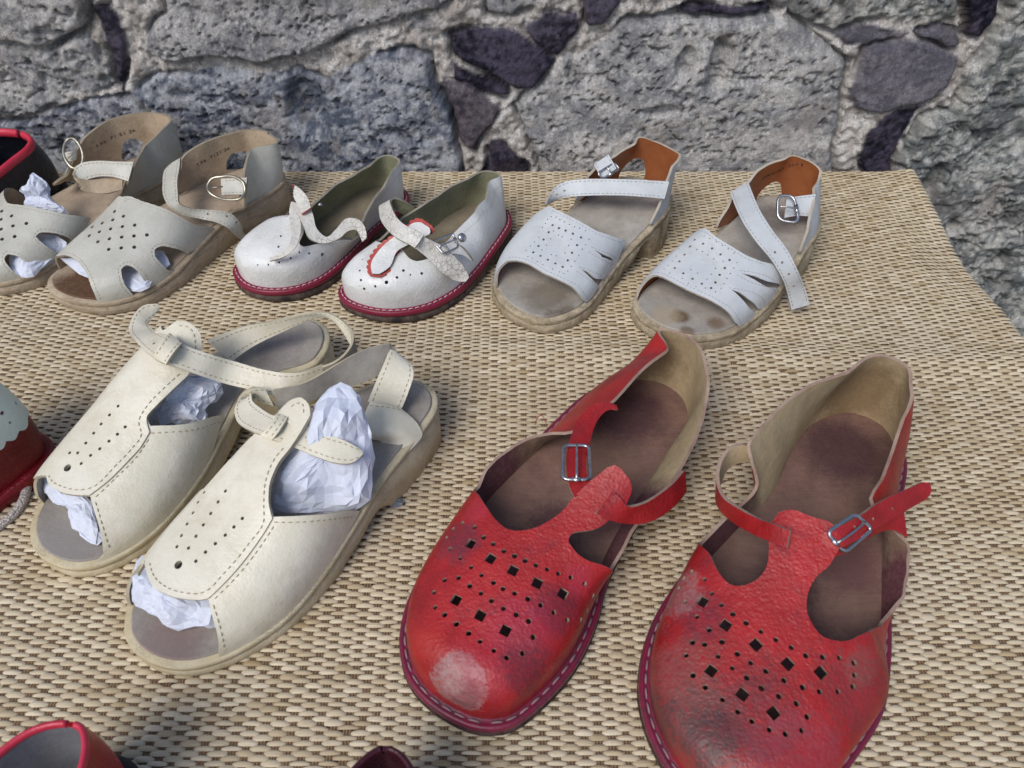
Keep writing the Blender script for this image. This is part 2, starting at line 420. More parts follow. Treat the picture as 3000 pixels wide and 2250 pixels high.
def suede(name, c1, c2, rough=0.85, spots=(), bscale=900, bd=0.0002, sc=45, streak=None):
    t = NT(name); col = t.mix(t.ramp(t.noise(sc, 7, 0.72), 0.33, 0.67), c1, c2)
    if streak: col = t.mix(t.math('MULTIPLY', t.ramp(t.noise(1, 5, 0.6, vec=t.scalevec(*streak[0])), 0.45, 0.7), streak[2]), col, streak[1])
    col = t.mix(0.18, col, t.mix(t.noise(1300, 4, 0.7), (0,0,0,1), (1,1,1,1)), 'OVERLAY')
    for (p, r, c, a, *more) in spots:
        kw = dict(more[0] if more else {}); kw.setdefault('fine', 0.85)
        col = t.mix(t.math('MULTIPLY', t.spot(p, r, **kw), a), col, c)
    nrm = t.bump(t.noise(bscale, 4, 0.7), bd); nrm = t.bump(t.noise(60, 4, 0.6), 0.0012, 0.6, nrm)
    return t.done(col, rough, nrm, 0.2)
def metal(name, c=(0.62, 0.62, 0.64, 1), rough=0.28):
    t = NT(name); n = t.ramp(t.noise(300, 5, 0.7), 0.4, 0.7)
    return t.done(t.mix(n, c, tuple(x*0.55 for x in c[:3])+(1,)), t.math('ADD', t.math('MULTIPLY', n, 0.25), rough), t.bump(t.noise(400, 3), 0.0001), 0.5, 1.0)

def stamp(root, F, cr, txt, a, b, size, depth, mat, far=True, box=(0.69, 1, 0, 0.45), upsign=-1):
    """ink letters following the surface from picture point a to b"""
    cu = bpy.data.curves.new('ink', 'FONT'); cu.body = txt; cu.size = 1.0; cu.resolution_u = 2; o = bpy.data.objects.new('ink', cu); COL.objects.link(o)
    dg = bpy.context.evaluated_depsgraph_get(); me = bpy.data.meshes.new_from_object(o.evaluated_get(dg)); V = np.array([tuple(v.co) for v in me.vertices]); Fc = [list(p.vertices) for p in me.polygons]
    bpy.data.objects.remove(o); bpy.data.curves.remove(cu); bpy.data.meshes.remove(me)
    u0 = F.inv(cr, *a, box=box, far=far); u1 = F.inv(cr, *b, box=box, far=far); w = V[:, 0].max(); x = V[:, 0]/w; y = V[:, 1]*size
    d = F.P(u1)-F.P(u0); L = np.linalg.norm(d); um = (u0+u1)/2; ja, jb = F.J(um); up = np.array([0, 0, 1.0]); G = np.array([[ja@ja, ja@jb], [ja@jb, jb@jb]]); du = np.linalg.solve(G, np.array([ja@up, jb@up]))
    uv = u0+np.outer(x, u1-u0)+np.outer(y, du); P = F.P(uv)-F.N(uv)*depth
    mesh('ink_stamp', P, Fc, mat, root, smooth=False)
# ================================================================== the woven mat
PW = 1.153                                    # float repeat across
YB = W('S', 1500, 492, 0)[1]                  # back edge
def rowpitch():
    a = W('S', 1500, 2160, 0)[1]-W('S', 1500, 2174.5, 0)[1]; b = W('S', 1500, 1190, 0)[1]-W('S', 1500, 1197.5, 0)[1]; return (a+b)/2
RW = rowpitch()
YC = W('S', 1500, 1010, 0)[1]
XE = W('S', 2701, 539, 0)[0]
def matz(x, y):
    x = np.asarray(x, float); y = np.asarray(y, float)
    z = 0.36*np.exp(-((y-(YC-1.0-0.03*(x-5)))/1.3)**2)*sstep(-25, 8, x)
    z = z+0.10*np.sin(x*0.16+1.0)*np.sin(y*0.21+0.4)*sstep(45, 30, y)
    e = XE-x                                   # right-hand edge droops over the end of the slab
    z = z-0.9*np.exp(-((y-(YB-11.5))/5.0)**2)*sstep(5.0, 0.0, e)
    z = z+0.25*sstep(3, 0, e)*sstep(6, 0, YB-y)
    z = z-1.2*sstep(0.9, 0.0, YB-y)**2
    return z
def straw():
    t = NT('woven_straw'); a = t.n('ShaderNodeAttribute'); a.attribute_name = 'tint'
    c = t.mix(a.outputs['Fac'], srgb(174,154,118), srgb(222,209,181))
    c = t.mix(t.math('MULTIPLY', t.ramp(t.noise(1, 4, 0.6, vec=t.scalevec(90, 2600, 400)), 0.42, 0.7), 0.35), c, srgb(146,124,92))
    c = t.mix(t.math('MULTIPLY', t.ramp(t.noise(9, 5, 0.6), 0.45, 0.75), 0.35), c, srgb(205,196,178))
    c = t.mix(t.math('MULTIPLY', t.ramp(t.noise(70, 6, 0.7), 0.62, 0.75), 0.35), c, srgb(150,118,80))
    
    return t.done(c, 0.62, t.bump(t.noise(1, 3, 0.6, vec=t.scalevec(60, 2500, 400)), 0.0003), 0.3)
def cordm():
    t = NT('warp_cord'); w = t.n('ShaderNodeTexWave'); w.inputs['Scale'].default_value = 1.0
    w.wave_profile = 'SIN'; w.bands_direction = 'X'; t.l(t.scalevec(300/ (2*math.pi)*3.1, 0, 0), w.inputs['Vector']); w.inputs['Scale'].default_value = 1.6
    c = t.mix(t.noise(300, 4, 0.7), srgb(122,98,74), srgb(162,136,108)); c = t.mix(t.math('MULTIPLY', t.ramp(w.outputs['Fac'], 0.0, 0.45, (1,1,1,1), (0,0,0,1)), 0.6), c, srgb(74,56,42))
    return t.done(c, 0.8, t.bump(w.outputs['Fac'], 0.0005), 0.2)
def build_mat():
    x0, x1 = -48.0, XE; y1 = YB; y0 = 1.5
    nr = int((y1-y0)/RW); nc = int((x1-x0)/PW)
    J, I = np.meshgrid(np.arange(nr), np.arange(nc+1), indexing='ij'); J = J.ravel(); I = I.ravel(); n = len(J)
    cy = y1-(J+0.5)*RW; cx = x1-PW*0.45-I*PW-0.5*PW*(J % 2)
    # one visible wedge is enough: drop what lies far outside the view
    pp, _ = proj(np.stack([cx, cy, 0*cx], 1)); k = (pp[:, 0] > -900) & (pp[:, 0] < 4400) & (pp[:, 1] < 3300)
    J = J[k]; I = I[k]; cx = cx[k]; cy = cy[k]; n = len(J)
    cx = cx+RNG.normal(0, 0.02, n); cy = cy+RNG.normal(0, 0.012, n)
    ln = PW*(0.43+RNG.normal(0, 0.015, n)); wd = RW*(0.635+RNG.normal(0, 0.07, n)); hz = 0.105+RNG.normal(0, 0.012, n); sk = RNG.normal(0, 0.05, n)
    A = np.linspace(-1, 1, 9); B = np.array([-1, -0.55, 0.0, 0.55, 1]); a, b = np.meshgrid(A, B, indexing='ij'); a = a.ravel(); b = b.ravel()
    w = (1-np.abs(a)**2.6)**0.75*0.72+0.28
    X = cx[:, None]+ln[:, None]*a[None]; Y = cy[:, None]+wd[:, None]*(b*w)[None]+sk[:, None]*a[None]*RW
    Z = hz[:, None]*(1-1.35*np.abs(a)**2.3)[None]+0.055*np.sqrt(np.maximum(0, 1-b*b))[None]*w[None]-0.02
    Z = Z+matz(X, Y)
    V = np.stack([X, Y, Z], -1).reshape(-1, 3)
    q = []
    for i in range(8):
        for j in range(4): q.append([i*5+j, (i+1)*5+j, (i+1)*5+j+1, i*5+j+1])
    q = np.array(q); Fc = (q[None]+np.arange(n)[:, None, None]*45).reshape(-1, 4)
    tint = np.clip(0.58+0.20*RNG.normal(0, 1, n)+0.35*(fbm(cx*0.12, cy*0.12, 3, 5)-0.5), 0, 1); c = np.repeat(tint, 45)[:, None]*np.ones((1, 3))
    root = thing('woven_mat', 'straw coloured woven mat with brown cords spread under all the shoes', 'mat', (0, 20, 0))
    mesh('straw_weft', V, Fc, straw(), root, col=c)
    # cords: one band of warp under every crossing
    nk = int((x1-x0)/(PW/2)); yy = y1-(np.arange(nr+1))*RW; VV = []; FF = []; base = 0
    prof5 = np.array([-1, -0.66, -0.33, 0, 0.33, 0.66, 1]); up = np.array([0, .03, -0.005, .035, -0.005, .03, 0])
    for k_ in range(nk):
        xc = x1-PW*0.45-k_*PW/2; wv = PW*0.165
        X = xc+prof5[None]*wv+np.zeros((nr+1, 1)); Y = yy[:, None]+np.zeros((1, 7))
        ppc, _ = proj(np.array([[xc, y, 0] for y in yy])); vis = (ppc[:, 0] > -900) & (ppc[:, 0] < 4400) & (ppc[:, 1] < 3300)
        if vis.sum() < 3: continue
        idx = np.where(vis)[0]; X = X[idx]; Y = Y[idx]; jj = idx
        par = (jj+k_) % 2
        Z = 0.0+up[None]+0.0*par[:, None]+matz(X, Y); VV.append(np.stack([X, Y, Z], -1).reshape(-1, 3)); m = len(idx)
        g = np.arange(m*7).reshape(m, 7)+base; FF.append(np.stack([g[:-1, :-1], g[1:, :-1], g[1:, 1:], g[:-1, 1:]], -1).reshape(-1, 4)); base += m*7
    mesh('warp_cords', np.concatenate(VV), np.concatenate(FF), cordm(), root)
    # backing underneath, closes the gaps
    gx = np.linspace(x0, x1-0.25, 90); gy = np.linspace(y0, y1-0.05, 90); X, Y = np.meshgrid(gx, gy); Z = matz(X, Y)-0.08
    V = np.stack([X, Y, Z], -1).reshape(-1, 3); g = np.arange(90*90).reshape(90, 90); t = NT('mat_backing')
    mesh('backing', V, np.stack([g[:-1, :-1], g[:-1, 1:], g[1:, 1:], g[1:, :-1]], -1).reshape(-1, 4), t.done(srgb(104,80,58), 0.9), root)
build_mat()
# slab the mat lies on, and the ground far below it
def box(x0, x1, y0, y1, z0, z1):
    V = [(x, y, z) for z in (z0, z1) for y in (y0, y1) for x in (x0, x1)]
    return np.array(V, float), [(0,2,3,1), (4,5,7,6), (0,1,5,4), (2,6,7,3), (0,4,6,2), (1,3,7,5)]
t = NT('slab_stone'); slabm = t.done(t.mix(t.noise(20, 6, 0.7), srgb(92,88,84), srgb(128,122,114)), 0.9, t.bump(t.noise(60, 6, 0.7), 0.004), 0.2)
V, Fc = box(-50, XE-3.2, 0.5, YB-1.6, -6, -1.6)
tag(mesh('bench_slab', V, Fc, slabm, None, smooth=False, origin=(0, 20, -1.6)), kind='structure')
V = np.array([(-120, -60, -40), (120, -60, -40), (120, YB+30, -40), (-120, YB+30, -40)], float)
tag(mesh('ground', V, [(0, 1, 2, 3)], slabm, None, origin=(0, 0, -40)), kind='structure')
# ================================================================== the rubble wall
YW = YB+1.4
STONES = [ # crop, kind, protrusion, points
 ('M', 'lg', 1.5, [(-260,-200),(405,-200),(398,0),(385,70),(365,118),(285,158),(205,206),(90,196),(-260,190)]),
 ('M', 'lg', 1.3, [(-260,205),(90,205),(180,224),(290,172),(372,128),(415,180),(450,260),(518,372),(400,402),(270,430),(190,482),(110,512),(-260,505)]),
 ('M', 'dk', 0.9, [(402,22),(470,30),(520,90),(543,180),(550,300),(544,402),(525,385),(492,285),(460,160),(430,75)]),
 ('M', 'gr', 2.0, [(705,-200),(1960,-200),(1960,20),(1880,60),(1700,104),(1550,132),(1440,182),(1300,246),(1120,268),(900,252),(720,270),(645,242),(617,190),(640,130),(690,60)]),
 ('M', 'gr', 0.9, [(1765,112),(1830,82),(1950,118),(1870,144)]),
 ('M', 'gy', 0.9, [(-260,522),(120,524),(220,482),(400,425),(560,408),(645,490),(705,600),(725,900),(-260,900)]),
 ('M', 'bl', 1.2, [(565,402),(645,322),(900,292),(1180,292),(1400,326),(1600,240),(1780,190),(1858,240),(1868,320),(1925,420),(1985,560),(2004,900),(732,900),(715,590),(650,470)]),
 ('M', 'vd', 1.3, [(1926,150),(2085,120),(2215,126),(2300,175),(2412,250),(2345,340),(2305,386),(2212,372),(2075,300),(1945,236)]),
 ('M', 'vd', 1.0, [(1940,252),(2100,324),(2184,372),(2182,416),(2080,400),(1950,338)]),
 ('M', 'pu', 1.2, [(1903,336),(2000,350),(2140,440),(2166,470),(2120,560),(2060,668),(2012,642),(1970,540),(1930,440)]),
 ('M', 'dk', 0.5, [(2080,900),(2090,720),(2130,600),(2172,584),(2225,650),(2290,720),(2290,900)]),
 ('N', 'dk', 1.2, [(45,122),(150,52),(280,35),(286,110),(202,246),(100,190)]),
 ('N', 'dk', 1.2, [(310,-100),(436,-100),(482,20),(400,90),(330,116),(308,80)]),
 ('N', 'vd', 0.8, [(680,50),(750,20),(900,10),(1100,30),(1152,55),(1000,76),(800,64)]),
 ('N', 'lg', 1.6, [(462,110),(520,84),(700,72),(950,72),(1200,78),(1300,132),(1400,212),(1468,272),(1440,400),(1432,520),(1390,640),(1392,900),(130,900),(110,700),(50,560),(0,462),(60,392),(150,332),(212,262),(330,210),(400,165)]),
 ('N', 'lg', 0.9, [(-120,-200),(135,-200),(132,0),(90,40),(0,82),(-100,60)]),
 ('N', 'lg', 0.7, [(1060,-200),(1215,-200),(1215,0),(1170,44),(1120,30)]),
 ('N', 'mo', 1.0, [(1235,-200),(1925,-200),(1940,76),(1800,90),(1700,62),(1500,88),(1380,128),(1300,108),(1205,68)]),
 ('N', 'pg', 0.9, [(1380,134),(1500,96),(1700,122),(1702,142),(1560,190),(1440,190)]),
 ('N', 'pg', 0.9, [(1745,130),(1850,100),(1940,110),(1960,188),(1880,200),(1760,160)]),
 ('N', 'pg', 1.5, [(1498,290),(1520,220),(1565,196),(1700,156),(1880,206),(1930,232),(1870,380),(1800,440),(1600,478),(1482,468),(1470,400)]),
 ('N', 'vd', 0.9, [(1600,484),(1765,450),(1700,560),(1640,690),(1640,900),(1560,900),(1500,640),(1530,560)]),
 ('N', 'vd', 1.4, [(1940,-200),(2112,-200),(2112,0),(2080,120),(2020,182),(1968,150)]),
 ('N', 'mo', 2.4, [(2400,-200),(2135,-200),(2120,40),(2100,140),(2020,260),(1960,330),(1900,470),(1800,500),(1720,600),(1660,700),(1660,1000),(1700,2200),(3400,2200),(3400,-200)]),
]
CL = dict(lg=(srgb(160,161,164), srgb(226,224,220)), gr=(srgb(146,147,152), srgb(212,210,208)), gy=(srgb(116,122,136), srgb(214,217,222)), bl=(srgb(104,113,130), srgb(206,210,216)),
          dk=(srgb(50,47,60), srgb(104,98,114)), vd=(srgb(34,33,46), srgb(92,86,104)), pu=(srgb(84,78,88), srgb(134,124,132)), pg=(srgb(112,110,120), srgb(150,146,154)), mo=(srgb(122,127,127), srgb(220,220,214)), m=(srgb(206,199,191), srgb(240,236,230)))
def build_wall():
    x0, x1, z0, z1 = -80., 92., -36., 26.; d = 0.175; nx = int((x1-x0)/d); nz = int((z1-z0)/d)
    gx = np.linspace(x0, x1, nx); gz = np.linspace(z0, z1, nz); X, Z = np.meshgrid(gx, gz)
    jx = (fbm(X*0.5, Z*0.5, 5, 11)-0.5)*0.9; jz = (fbm(X*0.5, Z*0.5, 5, 31)-0.5)*0.9; XX = X+jx; ZZ = Z+jz
    H = 0.72+1.0*(fbm(X*0.9, Z*0.9, 5, 3)-0.5)+1.0*(fbm(X*2.4, Z*2.4, 5, 8)-0.5)
    c1, c2 = CL['m']; T = fbm(X*0.9, Z*0.9, 6, 77, 0.62); T = sstep(0.35, 0.65, T)[..., None]
    C = np.array(c1[:3])*(1-T)+np.array(c2[:3])*T
    for si, (cr, kd, pr, P) in enumerate(STONES):
        pr = 0.85+(pr-0.9)*0.55
        Q = np.array([WY(cr, p[0], p[1], YW-pr*0.7)[[0, 2]] for p in P])
        ins = inpoly(XX, ZZ, Q); dd = np.where(ins, dpoly(XX, ZZ, Q), -dpoly(XX, ZZ, Q))
        s = si*13+5
        sharp = kd in ('dk', 'vd', 'pu', 'pg')
        edge = sstep(-0.10, 0.35 if sharp else 0.6, dd)
        lowf = fbm(X*0.16+s, Z*0.16, 3, s)-0.5; midf = fbm(X*0.55, Z*0.9, 4, s+1)-0.5
        rid = 1-np.abs(2*fbm(X*0.45+0.3*Z, Z*1.1, 4, s+2)-1)
        hs = pr+1.2*lowf+(0.35 if sharp else 0.40)*midf*0.8
        pit = sstep(0.60, 0.70, fbm(X*1.6+9, Z*2.0, 4, s+4))
        crk = sstep(0.965, 0.99, rid)*(0 if sharp else 1)
        amt = 0.55 if kd == 'mo' else (0.12 if sharp else 0.3)
        hs = hs-pit*amt*1.1*sstep(0.45, 0.62, fbm(X*0.2, Z*0.2, 2, s+12))-crk*0.45+0.16*(fbm(X*4, Z*4, 4, s+3)-0.5)*(2.6 if kd == 'mo' else 1)
        if kd == 'mo': hs = hs+1.2*(fbm(X*0.8, Z*0.8, 5, s+9)-0.5)
        m = edge
        H = np.where(dd > -0.10, H*(1-m)+hs*m, H)
        groove = np.exp(-(dd/0.16)**2)*sstep(0.38, 0.55, fbm(X*0.25, Z*0.25, 2, s+6)); H = H-groove*1.0
        c1, c2 = CL[kd]; T = sstep(0.40, 0.60, 0.55*fbm(X*0.35, Z*0.5, 6, s+7, 0.7)+0.45*fbm(X*2.6, Z*2.6, 5, s+8, 0.7)); T = T[..., None]
        cs = np.array(c1[:3])*(1-T)+np.array(c2[:3])*T
        k = sstep(-0.12, 0.12, dd)[..., None]; C = C*(1-k)+cs*k
        if kd in ('gy', 'bl', 'lg', 'gr'):    # pale lichen-like bloom and mortar smears
            sm = sstep(0.60, 0.72, fbm(X*0.8, Z*0.8, 6, s+19, 0.65))[..., None]*k*0.55; C = C*(1-sm)+np.array(srgb(186,182,176)[:3])*sm
    # two tall hollows and a few deep pits seen in the stones
    for (cr, x, y, rx, rz, dp) in [('N',890,275,1.0,2.3,1.2),('N',745,270,.6,1.3,.8),('M',1330,470,1.6,2.4,1.2),('N',650,470,1.6,.5,.8),('M',225,130,1.2,.4,.8),('M',455,350,.5,.5,.8),('M',765,420,1.0,.5,.6),('R',1130,600,.7,.7,1.2),('R',1490,840,.6,.8,1.2),('R',1020,300,.8,1.6,1.4),('M',1710,590,1.8,.6,.6)]:
        q = WY(cr, x, y, YW-1); r = np.sqrt(((XX-q[0])/rx)**2+((ZZ-q[2])/rz)**2); H = H-dp*sstep(1.15, 0.55, r)
    # the right-hand boulder swells forward below the mat's edge
    Y = YW-H
    V = np.stack([X, Y, Z], -1).reshape(-1, 3); g = np.arange(nx*nz).reshape(nz, nx)
    Fc = np.stack([g[:-1, :-1], g[:-1, 1:], g[1:, 1:], g[1:, :-1]], -1).reshape(-1, 4)
    t = NT('rubble_stone'); a = t.n('ShaderNodeAttribute'); a.attribute_name = 'tint'; c = a.outputs['Color']
    sp = t.ramp(t.noise(300, 7, 0.85), 0.42, 0.49, (0.30,0.31,0.35,1), (1,1,1,1)); big = t.ramp(t.noise(24, 5, 0.65), 0.38, 0.62); c = t.mix(t.math('ADD', t.math('MULTIPLY', big, 0.45), 0.30), c, sp, 'MULTIPLY')
    c = t.mix(t.math('MULTIPLY', t.ramp(t.noise(480, 6, 0.8), 0.53, 0.58), 0.8), c, (1.5,1.5,1.5,1), 'MULTIPLY')
    c = t.mix(t.math('MULTIPLY', t.ramp(t.noise(70, 8, 0.8), 0.56, 0.63), 0.55), c, srgb(86,88,98))
    c = t.mix(t.math('MULTIPLY', t.ramp(t.noise(30, 5, 0.6), 0.66, 0.76), 0.22), c, srgb(158,154,118))
    c = t.mix(t.math('MULTIPLY', t.ramp(t.noise(14, 5, 0.6), 0.55, 0.72), 0.35), c, srgb(176,160,150))
    n = t.bump(t.noise(150, 8, 0.75), 0.0026); n = t.bump(t.noise(520, 6, 0.8), 0.0022, 1.0, n)
    root = thing('stone_wall', 'grey rubble stone wall with pale mortar rising behind the mat', 'wall', (0, YW, 0))
    mesh('masonry', V, Fc, t.done(c, 0.93, n, 0.15), root, col=C.reshape(-1, 3))
build_wall()
# ================================================================== closed shoes
def cocoon(S, feather, z0, h, ex, ez, shift=None, bulge=0.04, ns=91, nt=120, lean=0.3, toe_drop=None, back=0.25):
    """moulded upper over the last: sections across the axis; returns Surf with s: 0 right .. 1 left, t: 0 heel .. 1 toe"""
    O = S.inset(feather); l = S.loc(O)[:, 0]; u0, u1 = l.min()+0.0006, l.max()-0.0006
    v = np.linspace(0, 1, nt); u = u0+(u1-u0)*0.5*(1-np.cos(math.pi*v)); hw = S.halfw(u, O); th = np.linspace(0, math.pi, ns); G = np.zeros((nt, ns, 3))
    for i in range(nt):
        lo, hi = hw[i]; mid = (lo+hi)/2; w = (hi-lo)/2; c = np.cos(th); s = np.sin(th); uu = u[i]
        e1 = ex(uu); e2 = ez(uu); hh = h(uu); Z = hh*np.abs(s)**e2
        xx = np.sign(c)*np.abs(c)**e1
        sh = (shift(uu) if shift else 0)*np.sin(th)**2
        w = w if 0 < i < nt-1 else 0.0; lat = mid+w*xx*(1+bulge*np.sin(2*np.minimum(th, math.pi-th)))+sh
        ua = np.full(ns, uu); zz = Z/5.5
        ua = ua-back/S.L*np.sin(np.clip(zz, 0, 1)*math.pi)*sstep(0.16, 0.0, uu)+lean/S.L*np.clip(zz, 0, 1.6)**2*sstep(0.2, 0.0, uu)
        G[i, :, :2] = S.h+np.outer(ua*S.L, S.a)+np.outer(lat, S.b); G[i, :, 2] = z0(uu)+Z
    F = Surf(grid=G); F.u = u; F.S = S; F.h = h; F.z0 = z0; F.ez = ez; return F
def side_uv(F, u, z, side):
    t = np.interp(u, F.u, np.linspace(0, 1, F.nt)); s = math.asin(min(1, max(0, (z-F.z0(u))/F.h(u))**(1/F.ez(u))))/math.pi
    return np.array([s if side == 'R' else 1-s, t])
def side_pick(F, c, x, y, z, side, log=None):
    P = W(c, x, y, z); u, lat = F.S.loc(P); uv = side_uv(F, u, z, side); Q = F.P(uv)
    pass
    return uv
def fitwalls(F, cr, cfg, passes=2):
    """lean the side walls so that the collar runs where the picture shows it"""
    for q in range(passes):
        g = F.g.copy(); loc = F.S.loc(g); u = loc[..., 0]; z0 = np.array([F.z0(x) for x in F.u])[:, None]
        for side in 'RL':
            K = []
            for k in cfg['contour']:
                if k[0] != side: continue
                P = W(cr, *k[1:4]); uu, lat = F.S.loc(P); uv = side_uv(F, uu, k[3], side); K.append((uu, lat-F.S.loc(F.P(uv))[1], k[3]))
            if not K: continue
            K.sort(); K = np.array(K); d = np.interp(F.u, K[:, 0], K[:, 1])[:, None]; zr = np.interp(F.u, K[:, 0], K[:, 2])[:, None]
            fade = sstep(K[-1, 0]+0.16, K[-1, 0]+0.02, F.u)[:, None]*sstep(0.0, max(0.05, K[0, 0]), F.u)[:, None]
            wz = np.clip((g[..., 2]-z0)/np.maximum(zr-z0, 0.4), 0, 1.5)**cfg.get('wexp', 1.6)
            s_ = np.linspace(0, 1, F.ns)[None, :]; m = sstep(0.5, 0.40, s_) if side == 'R' else sstep(0.5, 0.60, s_)
            sh = d*fade*wz*m; g[..., :2] += sh[..., None]*F.S.b
        G = Surf(grid=g); G.u = F.u; G.S = F.S; G.h = F.h; G.z0 = F.z0; G.ez = F.ez; F = G
    return F
def ringline(uvs, n=0):
    return spline(np.array(uvs), n) if n else np.array(uvs)
def buckle(parent, C, ax, ay, w, h, r, mat, prong=True, rnd=0.25, bar=True, shape=None, name='buckle', pr_dir=1, ovl=1.0):
    """wire frame centred at C, lying in the plane of unit vectors ax (width) and ay (height)"""
    ax = np.array(ax, float); ax /= np.linalg.norm(ax); ay = np.array(ay, float); ay = ay-(ay@ax)*ax; ay /= np.linalg.norm(ay); nz = np.cross(ax, ay)
    if nz[2] < 0: nz = -nz
    if shape is None:
        k = rnd; q = []
        for cx, cy, a0 in ((w/2-k, h/2-k, 0), (-w/2+k, h/2-k, 90), (-w/2+k, -h/2+k, 180), (w/2-k, -h/2+k, 270)):
            for a in np.radians(np.linspace(a0, a0+90, 6)): q.append((cx+k*math.cos(a), cy+k*math.sin(a)))
        q = np.array(q); P = C+np.outer(q[:, 0], ax)+np.outer(q[:, 1], ay)+np.outer(0.06*(1-(2*q[:, 0]/w)**2), nz)
    else:
        q = spline(np.array(shape, float)*np.array([w/2, h/2]), 60, closed=True); P = C+np.outer(q[:, 0], ax)+np.outer(q[:, 1], ay)
    mb = MB(); V, Fc = tube(P, r, 8, closed=True); mb.add(V, Fc)
    o = mb.build(name, mat, parent)
    if bar:
        V, Fc = tube(np.array([C-ax*w/2*0.98, C+ax*w/2*0.98]), r*0.7, 8); mesh('bar', V, Fc, mat, o)
    if prong:
        e = -1 if pr_dir > 0 else 1
        V, Fc = tube(spline(np.array([C+nz*r*0.8, C+ay*(-e)*h*0.3+nz*r*1.7, C+ay*(-e)*(h/2+r*1.1)+nz*r*1.0]), 8), np.linspace(r*0.75, r*0.45, 8), 6); mesh('prong', V, Fc, mat, o)
    return o
M_STEEL = metal('nickel', (0.60, 0.60, 0.62, 1), 0.24); M_BRASS = metal('worn_brass', (0.50, 0.47, 0.38, 1), 0.34)
def welt_sole(root, S, zt, zb, pink, dark, thread, split=0.42, wl_=0.62, gap=0.55, ln=0.42, sr=0.045, sin=0.30, name='sole'):
    lo = lambda u: zb(u); 
    zc = lambda u: zt(u)-split
    slab(name, S, root, [dark], [(0.16, lo, 0), (0.04, lambda u: lo(u)+0.12, 0), (-0.02, lambda u: lo(u)*0.5+zc(u)*0.5, 0), (0.04, lambda u: zc(u)-0.02, 0), (0.14, zc, 0)], wob=0.006)
    w = slab('welt', S, root, [pink], [(0.10, lambda u: zc(u)+0.004, 0), (0.0, lambda u: zc(u)+0.09, 0), (0.0, lambda u: zt(u)-0.10, 0), (0.05, lambda u: zt(u)-0.02, 0), (0.12, zt, 0), (sin-0.09, lambda u: zt(u)-0.0, 0), (sin, lambda u: zt(u)-0.05, 0), (sin+0.09, lambda u: zt(u)+0.0, 0), (wl_+0.2, lambda u: zt(u)+0.05, 0)], cap=False, bottom=False)
    mb = MB(); O = S.inset(sin); P = np.column_stack([O, zt(S.loc(O)[:, 0])+0.0]); P = np.concatenate([P, P[:1]])
    L = np.concatenate([[0], np.cumsum(np.linalg.norm(np.diff(P, axis=0), axis=1))]); d = 0
    while d+ln < L[-1]:
        q = np.linspace(d, d+ln, 5); Q = np.stack([np.interp(q, L, P[:, i]) for i in range(3)], 1); Q[:, 2] += np.array([-.03, .02, .03, .02, -.03]); V, Fc = tube(Q, np.array([.5, 1, 1, 1, .5])*sr, 5); mb.add(V, Fc); d += gap
    mb.build('welt_stitching', thread, w)
